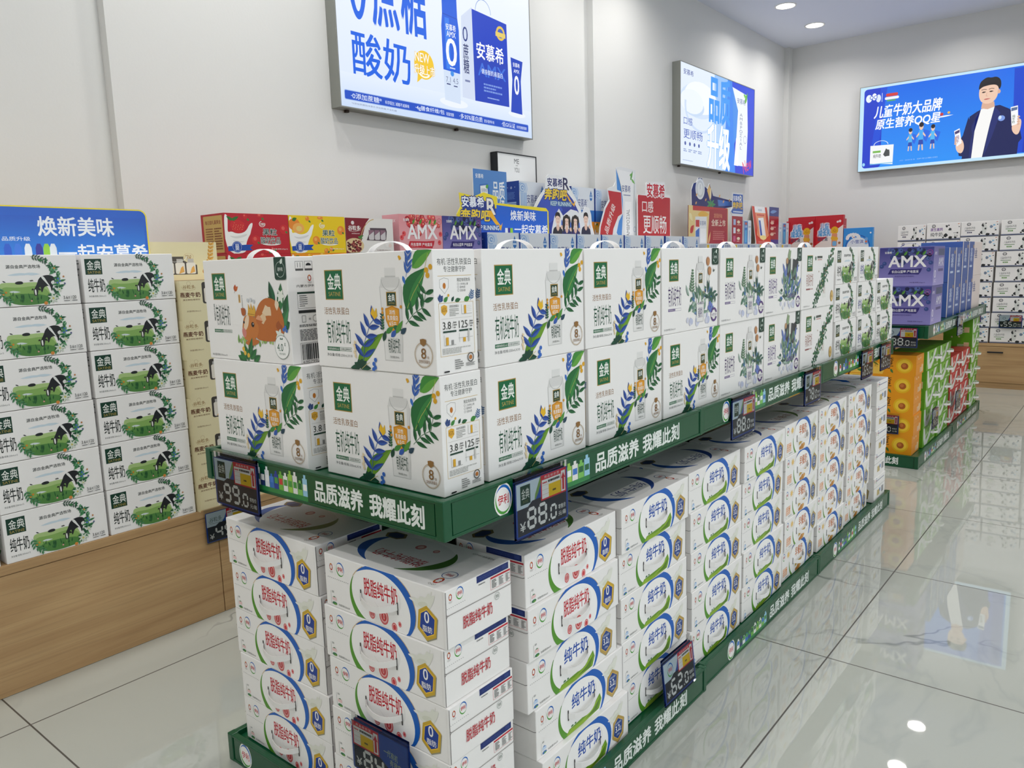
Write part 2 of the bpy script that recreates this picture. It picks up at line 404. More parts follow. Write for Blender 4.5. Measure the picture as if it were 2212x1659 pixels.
def carton(name, w, d, h, arts, base=WHITE, m=None, bev=0.0018, parent=None, edge=None):
    """card box with prints on its faces: f front, r right end, l left end, t top, b back"""
    mb = MB(); mb.bbox(0, 0, 0, w, d, h-0.0006, bev, L(base))
    fr = {'f': ((0, 0, 0), (1, 0, 0), (0, 0, 1), (0, -1, 0)), 'b': ((w, d, 0), (-1, 0, 0), (0, 0, 1), (0, 1, 0)),
          'r': ((w, 0, 0), (0, 1, 0), (0, 0, 1), (1, 0, 0)), 'l': ((0, d, 0), (0, -1, 0), (0, 0, 1), (-1, 0, 0)),
          't': ((0, 0, h-0.0006), (1, 0, 0), (0, 1, 0), (0, 0, 1))}
    for k, A in arts.items():
        mb.art(A, *fr[k])
    return mb.build(name, m or M_CARD, parent)

# ------------------------------------------------------------------ carton designs
GRN = (14, 104, 62); DGRN = (22, 62, 48); GOLD = (178, 142, 66); BRN = (150, 104, 52); TXG = (30, 84, 60)
def logo_box(A, x0, y0, x1, y1, dark=False):
    g = DGRN if dark else GRN
    A.rect(x0-.006, y0-.008, x1+.006, y1+.008, GOLD); A.rect(x0, y0, x1, y1, g)
    w = x1-x0; h = y1-y0
    A.text('金典', x0+w*.13, y0+h*.33, x1-w*.09, y0+h*.89, (244, 246, 240), .03)
    A.text('SATINE', x0+w*.16, y0+h*.1, x1-w*.12, y0+h*.25, (190, 164, 84), 0)
def bottle(A, x0, y0, x1, y1, kind):
    """white plastic milk bottle with a square-shouldered body"""
    w = x1-x0; h = y1-y0; X = lambda u: x0+w*u; Y = lambda v: y0+h*v
    A.poly([(X(.10), Y(0)), (X(.90), Y(0)), (X(1), Y(.80)), (X(.90), Y(.90)), (X(.10), Y(.90)), (X(0), Y(.80))], (222, 221, 219))
    A.poly([(X(.12), Y(.01)), (X(.80), Y(.01)), (X(.86), Y(.79)), (X(.04), Y(.79))], (236, 235, 233))
    A.cres(X(.5), Y(.88), .42*w, .13*h, 180, 360, .06, (186, 186, 184), 14, False)
    A.rect(X(.26), Y(.905), X(.74), Y(1), (232, 231, 229)); A.rect(X(.26), Y(.90), X(.74), Y(.915), (200, 199, 197))
    A.line([(X(0), Y(.8)), (X(.1), Y(0)), (X(.9), Y(0)), (X(1), Y(.8))], .0007, (186, 186, 184))
    logo_box(A, X(.32), Y(.60), X(.70), Y(.735), True)
def gift_front():
    A = Art(.327, .216)
    logo_box(A, .112, .612, .264, .858)
    A.text('活性乳铁蛋白', .086, .474, .309, .538, BRN, .0)
    A.text('有机纯牛奶', .098, .219, .312, .427, TXG, .0)
    A.rect(.092, .151, .208, .186, GRN); A.text('中国权威有机认证', .098, .157, .203, .179, WHITE)
    A.line([(.208, .153), (.315, .153), (.315, .184), (.208, .184)], .0006, GRN, True); A.text('全程追溯有机', .215, .158, .309, .179, TXG)
    A.text('净含量/规格:250mLX10', .086, .10, .318, .128, (110, 112, 112))
    # long green leaves climbing from the bottom left to the top right
    A.leaf(.36, .03, .60, .33, .030, (112, 160, 44), (92, 142, 40), 8, .05)
    bottle(A, .585, .10, .762, .868, 0)
    A.leaf(.79, .52, .95, .86, .042, (56, 134, 68), (38, 110, 58), 9, .10)
    A.leaf(.85, .86, 1.0, .995, .028, (98, 166, 66), (66, 142, 62), 8, .1)
    A.line([(.79, .52), (.85, .66), (.93, .80), (.97, .97)], .0009, (196, 190, 96))
    A.sprig([(.78, .41), (.85, .50), (.92, .55), (.945, .68)], 6, .030, .0085, (44, 108, 62), (28, 86, 52), .001, 1.0, .2)
    A.leaf(.775, .80, .79, .73, .007, (58, 116, 200)); A.sprig([(.80, .79), (.815, .87), (.825, .99)], 4, .022, .006, (72, 116, 196), (44, 84, 168), .0008, .5, .3)
    for x, y in ((.955, .84), (.985, .865), (.962, .80)): A.disc(x, y, .0048, (226, 170, 40))
    A.leaf(.745, .96, .77, .935, .006, (226, 170, 40)); A.leaf(.765, .955, .752, .925, .005, (226, 170, 40))
    # blue fronds
    A.sprig([(.415, .06), (.435, .25), (.49, .40), (.535, .46)], 5, .038, .0105, (52, 92, 176), (34, 66, 148), .0012, .95, .35)
    A.poly([(.50, .49), (.515, .545), (.535, .505), (.55, .54), (.555, .47), (.53, .44)], (236, 188, 40))
    # shield
    S0 = [(.624, .535), (.679, .556), (.734, .535), (.734, .44), (.715, .385), (.679, .345), (.643, .385), (.624, .44)]
    A.poly(S0, (210, 140, 34)); A.poly([(.679+(x-.679)*.88, .45+(y-.45)*.88) for x, y in S0], (226, 158, 44))
    A.text('活性', .655, .487, .703, .523, WHITE, .03); A.text('乳铁蛋白', .637, .437, .721, .478, WHITE, .03); A.text('65', .652, .395, .682, .428, WHITE, .03)
    A.rect(.686, .402, .708, .408, WHITE); A.rect(.686, .416, .706, .422, WHITE)
    for k, (x, y, a, b, c) in enumerate(((.62, .33, .685, .385, (66, 138, 62)), (.68, .385, .75, .36, (40, 104, 60)), (.66, .30, .71, .36, (52, 92, 176)), (.70, .33, .76, .44, (84, 150, 60)), (.595, .26, .62, .35, (28, 74, 58)), (.74, .33, .785, .38, (40, 70, 90)))):
        A.leaf(x, y, a, b, .010, c, None, 6)
    for k in range(6): A.leaf(.59+.004*k, .36+.022*k, .575, .375+.024*k, .004, (30, 66, 90)); A.leaf(.59, .36+.022*k, .61, .38+.022*k, .004, (40, 104, 60))
    for x, y in ((.60, .50), (.605, .46), (.60, .53), (.75, .55)): A.disc(x, y, .003, (214, 150, 50))
    A.text('有机纯牛奶', .634, .165, .728, .293, (58, 84, 74)); A.text('净含量:250mL', .645, .122, .718, .142, (120, 122, 120))
    # monstera, wheat ears and berries at the foot
    for k in range(6): A.leaf(.385, .015, .30+.036*k, [.01, .06, .095, .10, .08, .02][k], .014, (28, 84, 60), (22, 66, 50), 6)
    A.line([(.40, .01), (.44, .05), (.47, .07)], .001, (206, 190, 120))
    for x, y in ((.52, .095), (.505, .06), (.515, .03), (.50, .012)): A.disc(x, y, .0042, (56, 108, 196))
    for k in range(5): A.leaf(.355, .10+.03*k, .345-.012*(k % 2), .135+.03*k, .006, (236, 216, 178))
    # medal with the figure eight
    A.ring(.908, .165, .0225, .0009, (170, 140, 90), 30); A.ring(.908, .165, .0205, .0005, (170, 140, 90), 30)
    A.poly([(.885, .29), (.908, .297), (.931, .29), (.929, .255), (.908, .235), (.887, .255)], (150, 110, 60))
    A.text('8', .89, .135, .926, .22, (140, 100, 52), .01); A.text('倍', .933, .135, .949, .158, (140, 100, 52)); A.text('活性乳铁蛋白', .868, .098, .95, .126, (140, 100, 52), .01)
    return A
def gift_side():
    A = Art(.107, .216); g = (208, 176, 96); K = (60, 64, 60)
    A.text('有机·活性乳铁蛋白', .10, .875, .90, .93, K); A.text('专注健康守护', .24, .82, .76, .868, K)
    A.line([(.10, .79), (.90, .79)], .0008, g)
    A.line([(.14, .76), (.24, .775), (.345, .765), (.345, .70), (.25, .65), (.14, .70)], .0006, (150, 150, 150), True); A.ell(.245, .712, .035, .024, (198, 120, 40))
    A.text('限定有机牧场', .55, .74, .86, .77, K)
    for k, t in enumerate(('三年净化土壤', '营养牧草', '生态水源')):
        A.ring(.57, .722-.026*k, .0022, .0005, (120, 120, 118), 10); A.text(t, .61, .711-.026*k, .61+.033*len(t), .731-.026*k, (110, 110, 108))
    A.sprig([(.12, .58), (.16, .63)], 4, .010, .003, (44, 72, 130)); A.leaf(.22, .585, .32, .625, .008, (66, 138, 62)); A.leaf(.48, .585, .62, .60, .008, (44, 100, 60)); A.leaf(.70, .585, .85, .61, .010, (66, 138, 62)); A.sprig([(.86, .585), (.91, .66)], 4, .010, .003, (90, 120, 160)); A.leaf(.40, .585, .46, .625, .006, (30, 74, 60))
    A.disc(.33, .635, .0025, (226, 170, 40))
    A.line([(.10, .575), (.92, .575), (.92, .15), (.10, .15)], .0006, g, True); A.line([(.14, .45), (.88, .45)], .0004, (190, 188, 180))
    A.poly([(.15, .55), (.22, .562), (.29, .55), (.29, .505), (.22, .475), (.15, .505)], (230, 176, 60)); A.text('65%', .165, .505, .275, .54, (120, 84, 30))
    A.text('活性乳铁蛋白', .34, .535, .56, .556, K); A.block(.34, .465, .56, .53, 5, (168, 168, 164), 3)
    A.line([(.63, .555), (.63, .478), (.88, .478)], .0006, (150, 150, 148)); A.rect(.69, .48, .74, .548, (222, 170, 50))
    for k in range(4): A.line([(.76, .50+.014*k), (.87, .50+.014*k)], .0003, (200, 198, 194))
    A.text('3.8', .17, .365, .36, .425, K); A.text('125', .55, .365, .76, .425, K)
    for x in (.38, .78): A.line([(x, .37), (x+.045, .425)], .0005, K); A.block(x+.04, .365, x+.12, .425, 3, (120, 120, 118), 5)
    A.rect(.17, .338, .48, .352, DGRN); A.rect(.55, .338, .86, .352, DGRN)
    A.line([(.19, .32), (.19, .235), (.46, .235)], .0006, (150, 150, 148)); A.rect(.23, .237, .29, .30, (222, 170, 50)); A.rect(.36, .237, .41, .275, (150, 150, 150))
    A.line([(.55, .325), (.55, .25)], .0005, (150, 150, 148)); A.line([(.53, .285), (.88, .285)], .0005, (150, 150, 148)); A.rect(.64, .25, .70, .285, (222, 170, 50)); A.rect(.76, .25, .80, .33, (206, 204, 200)); A.disc(.78, .342, .002, (206, 204, 200))
    A.block(.14, .165, .82, .215, 4, (186, 186, 182), 8)
    A.block(.42, .03, .62, .115, 5, (130, 130, 128), 9); A.ring(.80, .115, .0085, .0016, (60, 60, 58)); A.disc(.80, .115, .004, (190, 120, 60)); A.block(.68, .045, .90, .075, 3, (110, 110, 108), 4); A.rrect(.15, .018, .28, .03, .002, INK)
    return A
def corner_badge(A):
    A.rrect(.875, .79, 1.0, 1.02 if False else .999, .006, DGRN); A.rect(.875, .93, 1.0, .999, DGRN)
    A.ring(.938, .885, .0155, .0008, (200, 214, 206), 26); A.text('碳中和', .912, .868, .966, .905, (226, 234, 228), .01); A.leaf(.945, .935, .968, .985, .008, (214, 226, 218)); A.leaf(.90, .85, .915, .835, .004, (214, 226, 218))
def calf_front():
    A = Art(.31, .216)
    logo_box(A, .112, .611, .27, .861)
    A.text('有机纯牛奶', .125, .345, .30, .555, (60, 78, 70)); A.text('限\n定\n娟\n姗', .098, .39, .118, .56, (90, 100, 96))
    A.rect(.087, .272, .198, .305, GRN); A.text('中国权威有机认证', .093, .278, .193, .298, WHITE); A.line([(.2, .274), (.313, .274), (.313, .303), (.2, .303)], .0006, GRN, True); A.text('全程追溯有机', .206, .279, .307, .298, TXG)
    A.text('净含量/规格:250mLx10', .03, .03, .225, .055, (130, 132, 132))
    # butterfly
    A.leaf(.385, .69, .40, .755, .010, (190, 84, 40)); A.leaf(.385, .69, .43, .735, .009, (206, 104, 50)); A.line([(.38, .67), (.40, .71)], .001, (60, 40, 30))
    A.rect(.425, .575, .448, .655, (214, 176, 110)); A.text('娟\n姗', .428, .585, .445, .648, (140, 100, 50)); A.block(.462, .50, .475, .65, 12, (150, 150, 148), 6)
    # leaves behind the calf
    for x, y, a, b, w, c in ((.84, .55, .80, .78, .020, (30, 96, 60)), (.90, .50, .93, .76, .022, (52, 122, 70)), (.95, .45, 1.0, .66, .022, (40, 110, 66)), (.93, .35, 1.0, .40, .020, (34, 100, 62)), (.86, .28, 1.0, .54, .026, (64, 138, 84)), (.84, .52, .78, .64, .012, (44, 110, 66))):
        A.leaf(x, y, a, b, w, c, tuple(int(q*.8) for q in c), 8)
    for a in range(6): A.leaf(.92, .64, .92+.045*math.cos(a), .64+.07*math.sin(a), .008, (232, 236, 226))
    for k in range(26):
        R = random.Random(k); x = R.uniform(.33, .88); A.leaf(x, .14+R.uniform(-.03, .06), x+R.uniform(-.02, .02), .20+R.uniform(0, .07), .006, R.choice(((150, 186, 96), (122, 166, 84), (176, 204, 124))))
    # lying calf
    A.spoly([(.60, .24), (.66, .21), (.84, .21), (.92, .26), (.945, .38), (.92, .50), (.86, .61), (.76, .63), (.68, .585), (.63, .50), (.60, .42)], (192, 108, 44))
    A.blob(.76, .50, .012, (232, 206, 172), 9, .3, 1.3, 3); A.blob(.70, .42, .010, (228, 196, 156), 9, .3, 1.2, 5); A.blob(.87, .56, .010, (236, 214, 186), 8, .3, .9, 7); A.blob(.88, .36, .010, (164, 84, 34), 8, .3, 1, 2)
    A.spoly([(.445, .30), (.47, .42), (.50, .455), (.58, .46), (.64, .40), (.65, .30), (.60, .22), (.50, .20), (.46, .23)], (204, 122, 54))
    A.spoly([(.50, .45), (.545, .46), (.53, .36), (.49, .30), (.46, .32)], (238, 212, 182)); A.spoly([(.44, .30), (.46, .34), (.50, .30), (.49, .24), (.455, .235)], (214, 134, 124))
    A.leaf(.50, .46, .45, .52, .018, (176, 92, 40)); A.leaf(.62, .42, .70, .40, .020, (190, 104, 48), (226, 160, 120))
    A.disc(.58, .365, .0055, (40, 28, 24)); A.disc(.584, .372, .0016, (230, 226, 220)); A.disc(.475, .385, .003, (40, 28, 24))
    A.spoly([(.47, .17), (.56, .15), (.66, .20), (.60, .23), (.49, .205)], (196, 112, 50)); A.spoly([(.50, .165), (.53, .13), (.57, .14), (.56, .165)], (70, 50, 44))
    # crown
    A.poly([(.525, .455), (.61, .445), (.625, .50), (.605, .56), (.59, .505), (.575, .575), (.56, .51), (.54, .57), (.535, .50)], (222, 172, 62)); A.line([(.53, .47), (.61, .46)], .0015, (170, 116, 40))
    for x, y in ((.54, .60), (.577, .605), (.61, .59)): A.disc(x, y, .004, (206, 210, 214))
    for x, y, a, b in ((.50, .02, .56, .24), (.52, .02, .60, .13), (.47, .0, .40, .10), (.50, .0, .46, .17), (.56, .0, .64, .07), (.45, .0, .37, .05)): A.leaf(x, y, a, b, .015, (52, 122, 64), (36, 98, 54), 7)
    for x, y in ((.445, .12), (.46, .08), (.50, .06)): A.disc(x, y, .005, (230, 186, 70))
    for k in range(5): A.leaf(.88, .28, .88+.05*math.cos(k*1.25), .28+.06*math.sin(k*1.25), .008, (226, 234, 226))
    for x, y in ((.93, .33), (.95, .35), (.96, .32)): A.disc(x, y, .004, (66, 112, 190))
    A.disc(.897, .163, .0245, (250, 250, 248)); A.ring(.897, .163, .0245, .0009, (90, 112, 100), 30)
    A.text('4.0', .845, .125, .91, .195, TXG, .01); A.text('g', .925, .175, .94, .205, TXG); A.text('原生乳蛋白', .865, .09, .93, .11, TXG); A.poly([(.88, .235), (.885, .255), (.897, .24), (.909, .255), (.914, .235)], TXG)
    corner_badge(A); return A
def calf_side():
    A = Art(.107, .216)
    for k in range(3):
        x = .2+.21*k; A.line([(x, .87), (x+.17, .87), (x+.17, .955), (x, .955)], .0006, INK, True)
        A.rect(x, .872, x+.17, .888, (90, 90, 90))
    A.line([(.25, .90), (.25, .945)], .0009, INK); A.line([(.31, .90), (.31, .945)], .0009, INK); A.cres(.495, .915, .06, .025, 0, 180, .95, INK, 10, False); A.ring(.705, .925, .0035, .0008, INK)
    swirl(A, .5, .80, .0065); A.text('内蒙古伊利实业集团', .2, .715, .95, .74, INK)
    A.rect(.2, .655, .97, .672, DGRN); A.line([(.2, .52), (.97, .52), (.97, .655), (.2, .655)], .0005, INK, True)
    for k in range(6): A.block(.24, .535+.019*k, .42, .548+.019*k, 1, INK, k); A.block(.75, .535+.019*k, .92, .548+.019*k, 1, INK, k+9)
    A.rect(.2, .475, .68, .502, INK); A.line([(.27, .39), (.27, .45), (.35, .45), (.35, .39)], .0007, INK, True); A.text('=', .42, .41, .47, .425, INK); A.ring(.58, .42, .007, .0007, INK)
    A.block(.2, .345, .80, .37, 2, INK, 4); A.block(.2, .215, .95, .325, 8, (90, 92, 92), 12)
    R = random.Random(2); x = .22
    A.line([(.19, .195), (.98, .195), (.98, .0), (.19, .0)], .0005, INK, True)
    while x < .93:
        w = R.choice((.012, .02, .03)); A.rect(x, .035, x+w, .185, INK); x += w+R.choice((.012, .02))
    A.text('6907992518247', .22, .006, .95, .028, INK); return A
def purple_front(kind):
    """organic milk gift box in purple lettering; kind 0 shows a bottle, kind 1 a cow among plants"""
    A = Art(.327, .216); P = (88, 58, 130)
    logo_box(A, .12, .62, .265, .86)
    A.text('有机纯牛奶', .10, .32, .315, .555, (94, 64, 132) if kind else (74, 52, 104))
    A.rect(.10, .262, .215, .292, P); A.text('中国权威有机认证', .106, .268, .21, .286, WHITE); A.line([(.215, .263), (.315, .263), (.315, .291), (.215, .291)], .0005, P, True)
    A.text('净含量/规格:250mLx10', .03, .04, .22, .065, (140, 140, 142))
    R = random.Random(7+kind)
    for k in range(60):
        x = R.uniform(.43, .86); y = .18+R.random()**1.3*.34; c = R.choice(((104, 146, 152), (138, 170, 150), (74, 116, 176), (120, 150, 190), (90, 134, 110), (176, 198, 186), (60, 96, 84)))
        a = R.uniform(0, PI); l = R.uniform(.02, .042); A.leaf(x, y, x+math.cos(a)*l/.327, y+math.sin(a)*l/.216, .011, c, tuple(int(q*.85) for q in c), 5)
    for k in range(14):
        x = R.uniform(.42, .82); A.disc(x, .12+R.uniform(-.04, .05), R.uniform(.005, .011), R.choice(((214, 216, 232), (196, 202, 226), (222, 226, 236))), 10)
    if kind == 0:
        A.sprig([(.50, .45), (.515, .74)], 8, .020, .006, (92, 128, 96), None, .0009, 1.1, .8)
        bottle(A, .575, .09, .735, .90, 1)
        for k in range(12):
            x = R.uniform(.58, .72); A.leaf(x, .34+R.uniform(0, .12), x+R.uniform(-.05, .05), .45+R.uniform(-.04, .12), .008, R.choice(((78, 112, 96), (110, 140, 120), (150, 130, 100))))
        A.line([(.62, .33), (.655, .50), (.69, .33)], .0045, (90, 140, 92)); A.line([(.635, .33), (.655, .42), (.675, .33)], .002, (240, 240, 236))
        A.text('A2β-酪蛋白', .60, .30, .715, .34, (84, 76, 120), .01); A.text('有机纯牛奶', .615, .14, .695, .27, (100, 84, 132))
        for x, y in ((.80, .82), (.83, .70)):
            for k in range(7): A.leaf(x, y-.04, x+.035*math.cos(k*.45+.4), y+.03+.05*math.sin(k*.45+.3), .010, (196, 142, 98), (170, 112, 74), 5)
            A.line([(x, y-.04), (.76, .45)], .001, (96, 120, 90))
        for x, y in ((.84, .30), (.87, .27), (.85, .22), (.82, .25)): A.disc(x, y, .007, (108, 126, 196))
        A.sprig([(.80, .36), (.90, .44), (.95, .38)], 4, .026, .008, (66, 104, 90), None, .0009, .8, .3)
    else:
        A.poly([(.55, .78), (.62, .84), (.80, .82), (.86, .76), (.82, .50), (.60, .48)], (70, 72, 74)); A.poly([(.68, .83), (.74, .83), (.72, .52), (.68, .52)], (226, 226, 222)); A.poly([(.80, .80), (.88, .84), (.91, .76), (.87, .68), (.82, .70)], (62, 64, 66)); A.leaf(.88, .82, .93, .86, .010, (62, 64, 66))
        A.sprig([(.62, .80), (.65, .93)], 4, .020, .010, (146, 168, 130), None, .0009, .7, .3); A.disc(.58, .80, .010, (190, 150, 110))
        for k in range(34):
            x = R.uniform(.46, .93); y = R.uniform(.25, .62); A.leaf(x, y, x+R.uniform(-.08, .08), y+R.uniform(.05, .2), .013, R.choice(((96, 132, 112), (130, 160, 132), (84, 106, 168), (104, 126, 190), (120, 150, 130))))
        A.line([(.64, .34), (.71, .66), (.78, .34)], .006, (70, 120, 84)); A.text('A2β-酪蛋白', .60, .22, .84, .30, (110, 96, 150), .01)
    A.ring(.92, .155, .0195, .0055, (96, 66, 132), 28); A.rect(.862, .125, .978, .18, (246, 244, 242)); A.text('3.8优质乳蛋白', .868, .134, .972, .172, (84, 58, 120), .01)
    A.leaf(.905, .70, .93, .735, .004, (80, 90, 84)); A.leaf(.905, .70, .90, .745, .004, (80, 90, 84))
    corner_badge(A); return A
def herb_front():
    """gift box with pink-brown lettering and a column of dark green herbs"""
    A = Art(.36, .216); P = (176, 128, 120)
    logo_box(A, .15, .62, .30, .865)
    A.rect(.44, .82, .60, .86, (86, 90, 84)); A.block(.45, .785, .59, .81, 1, (190, 110, 100), 3); A.text('有机纯牛奶', .13, .37, .33, .58, P); A.rect(.13, .31, .24, .335, (150, 84, 84)); A.rect(.24, .311, .33, .334, (206, 180, 176))
    A.sprig([(.385, .78), (.40, .84)], 3, .012, .004, (70, 110, 90)); A.disc(.50, .60, .003, (160, 120, 80))
    A.poly([(.62, .15), (.74, .15), (.75, .62), (.74, .74), (.62, .74), (.61, .62)], (238, 238, 234)); A.rect(.64, .58, .69, .67, DGRN); A.text('有\n机', .645, .22, .71, .36, P)
    R = random.Random(11)
    for k in range(150):
        t = R.random(); x = .38+.58*t+R.uniform(-.06, .06)*1.1; y = .04+.90*t**1.0+R.uniform(-.06, .10); y = min(.97, max(.02, y)); x = min(.97, x)
        c = R.choice(((46, 96, 72), (62, 118, 84), (36, 80, 64), (84, 136, 96), (50, 104, 60))); a = R.uniform(0, 2*PI); l = R.uniform(.012, .024)
        A.leaf(x, y, min(.99, x+math.cos(a)*l/.36), min(.99, max(.01, y+math.sin(a)*l/.216)), .009, c, None, 5)
    for k in range(10): A.disc(.42+.05*k, .1+.085*k, .0028, R.choice(((200, 96, 70), (226, 200, 120), (236, 240, 232))))
    A.ell(.93, .16, .048, .10, (196, 158, 84)); A.ell(.93, .16, .036, .078, (222, 190, 120)); A.text('6', .912, .13, .948, .19, (150, 104, 40), .02)
    A.text('净含量/规格:250mLx10', .06, .035, .24, .06, (150, 150, 150)); return A
def gift_plain_side(): 
    A = Art(.107, .216); A.leaf(.5, .72, .96, .98, .02, (52, 122, 64)); A.leaf(.55, .55, .9, .75, .015, (34, 98, 60)); A.block(.15, .2, .85, .5, 9, (120, 124, 120), 3); return A

def meadow_front(blue=False):
    """white long pack with a grazing cow inside a wreath of meadow plants"""
    A = Art(.283, .145); R = random.Random(5)
    A.rect(.032, .58, .205, .903, DGRN); A.text('金典', .052, .675, .196, .868, (240, 242, 236), .012); A.text('SATINE', .055, .60, .192, .655, (176, 156, 80))
    A.text('纯牛奶', .045, .214, .219, .495, (70, 74, 150) if blue else (44, 50, 48), .015); A.text('净含量/规格:250mLx12', .042, .112, .219, .152, (90, 94, 94))
    if not blue: A.text('源自金典严选牧场', .335, .735, .645, .805, (50, 56, 54), .03)
    else:
        for k in range(9): A.leaf(.50, .66, .50+.05*math.cos(k*.7), .66+.09*math.sin(k*.7), .008, (150, 152, 130))
    for k in range(7): A.leaf(.34+.03*k, .61+.012*(k % 3), .52+.02*k, .62+.012*(k % 2), .005, (206, 222, 232))
    A.spoly([(.255, .45), (.32, .47), (.44, .455), (.60, .47), (.70, .40), (.72, .06), (.58, .02), (.42, .02), (.31, .10), (.265, .22)], (172, 200, 132)); A.spoly([(.255, .40), (.42, .36), (.60, .40), (.70, .3), (.72, .06), (.58, .02), (.42, .02), (.31, .10)], (136, 176, 96)); A.spoly([(.29, .20), (.45, .26), (.70, .2), (.72, .06), (.58, .02), (.42, .02), (.31, .10)], (84, 136, 70)); A.leaf(.34, .29, .44, .28, .006, (214, 226, 226))
    for k in range(46):
        x = R.uniform(.30, .76); y = R.uniform(.03, .16); A.leaf(x, y, x+R.uniform(-.015, .015), y+R.uniform(.06, .14), .0035, R.choice(((50, 104, 56), (80, 136, 66), (40, 88, 50), (104, 152, 80))), None, 4)
    # far cows
    A.spoly([(.395, .46), (.425, .49), (.47, .485), (.475, .43), (.41, .425)], INK); A.poly([(.53, .50), (.56, .51), (.57, .485), (.54, .48)], (90, 90, 86)); A.leaf(.29, .50, .32, .47, .003, INK)
    # grazing cow
    A.spoly([(.595, .42), (.62, .54), (.665, .59), (.72, .60), (.765, .56), (.775, .45), (.745, .40), (.735, .28), (.725, .28), (.72, .39), (.66, .37), (.64, .26), (.628, .26), (.63, .37), (.615, .36), (.60, .32), (.575, .30), (.565, .32)], (38, 40, 44))
    A.spoly([(.635, .565), (.665, .585), (.70, .44), (.72, .37), (.705, .38), (.68, .45)], (232, 234, 230)); A.spoly([(.725, .46), (.76, .50), (.765, .42), (.74, .40)], (228, 230, 226))
    A.spoly([(.56, .33), (.60, .36), (.605, .29), (.59, .20), (.57, .185), (.56, .22)], (46, 46, 48)); A.spoly([(.567, .31), (.583, .33), (.585, .22), (.572, .20)], (236, 236, 232)); A.leaf(.60, .34, .63, .30, .006, (40, 40, 42)); A.leaf(.562, .33, .54, .31, .005, (40, 40, 42))
    # wreath
    arc = [(.565, .965), (.64, .93), (.70, .86), (.755, .76), (.79, .64), (.81, .50), (.80, .34), (.76, .20), (.69, .09)]
    A.sprig(arc[:3], 6, .012, .005, (96, 116, 104), (70, 92, 80), .0007, .9, .1)
    for k in range(64):
        t = 1.6+R.random()*6.3; i = min(7, int(t)); f = t-i; x = arc[i][0]+(arc[i+1][0]-arc[i][0])*f; y = arc[i][1]+(arc[i+1][1]-arc[i][1])*f; a = R.uniform(0, 2*PI); l = R.uniform(.010, .021)*(1 if i > 2 else .7)
        A.leaf(x, y, x+math.cos(a)*l/.283, y+math.sin(a)*l/.145, .006, R.choice(((48, 110, 72), (74, 140, 92), (38, 90, 60), (104, 160, 116), (60, 124, 74))), None, 5)
    for x, y, c in ((.80, .52, (70, 104, 190)), (.815, .47, (70, 104, 190)), (.79, .44, (90, 120, 200)), (.775, .73, (206, 150, 70)), (.86, .42, (88, 98, 140)), (.855, .56, (190, 130, 80))): A.disc(x, y, .0028, c, 8)
    for cx, cy, r in ((.735, .135, .016), (.80, .30, .009), (.33, .07, .009)):
        for k in range(7): A.leaf(cx, cy, cx+r*math.cos(k*.9)/.283, cy+r*math.sin(k*.9)/.145, r*.36, (226, 232, 220), (198, 210, 192), 5)
        A.disc(cx, cy, r*.2, (206, 196, 110), 8)
    A.sprig([(.245, .39), (.27, .22), (.34, .08)], 6, .014, .006, (58, 116, 72), (92, 150, 108), .0008, .8, .1); A.disc(.31, .28, .0028, (216, 140, 50)); A.disc(.285, .24, .0024, (216, 140, 50)); A.disc(.66, .045, .005, (214, 140, 66)); A.disc(.53, .10, .0024, (220, 160, 150))
    A.text('3.6', .832, .105, .873, .17, INK); A.text('120', .912, .105, .957, .17, INK); A.line([(.90, .06), (.90, .17)], .0004, INK); A.block(.834, .06, .89, .085, 1, INK, 2); A.block(.912, .06, .965, .085, 1, INK, 3); A.block(.878, .11, .893, .16, 2, INK, 4)
    return A
def oat_front(window=True):
    A = Art(.283, .141); B = (122, 84, 50)
    A.ring(.15, .93, .007, .0006, (170, 136, 84)); A.text('谷粒多', .075, .79, .225, .885, (150, 112, 62), .02); A.line([(.06, .85), (.08, .77), (.15, .745), (.22, .77), (.235, .83)], .0008, (170, 136, 84))
    A.text('燕麦牛奶', .03, .575, .285, .70, (98, 50, 30), .06); A.text('真实颗粒嚼得到', .065, .49, .275, .535, B, .01); A.text('净含量/规格:200mLx12', .10, .20, .275, .245, B)
    A.rrect(.31, .40, .86, .95, .008, (70, 66, 62)); 
    for k in range(4): x = .335+.128*k; A.rrect(x, .43, x+.11, .80, .006, (232, 226, 214)); A.poly([(x+.03, .43), (x+.10, .47), (x+.09, .62), (x+.07, .56)], (224, 170, 90)); A.rect(x+.02, .80, x+.09, .88, (180, 178, 176))
    A.sprig([(.93, .10), (.95, .9)], 9, .016, .008, (226, 180, 96), (206, 152, 66), .001, .5, .3); return A
def oat_top_front():
    A = Art(.283, .20); G = (206, 160, 84)
    A.ring(.12, .80, .010, .0006, (190, 160, 104)); A.ring(.62, .62, .018, .0008, (196, 150, 90)); A.text('MILK\n燕麦', .58, .56, .66, .66, (150, 90, 40), .01)
    A.poly([(.28, .62), (.28, .15), (.72, .15), (.72, .40), (.62, .44), (.55, .52), (.55, .62)], (86, 80, 74))
    for k in range(3): x = .30+.14*k; A.rrect(x, .17, x+.12, .46, .006, (236, 232, 224)); A.poly([(x+.04, .17), (x+.11, .22), (x+.10, .38), (x+.07, .33)], (226, 172, 92)); A.rect(x+.02, .46, x+.10, .56, (196, 192, 188))
    A.cres(.44, .62, .16, .14, 180, 360, .06, (236, 236, 236), 12, False)
    A.sprig([(.80, .1), (.90, .55), (.93, .95)], 9, .026, .012, (226, 178, 92), (204, 150, 66), .001, .45, .2); return A
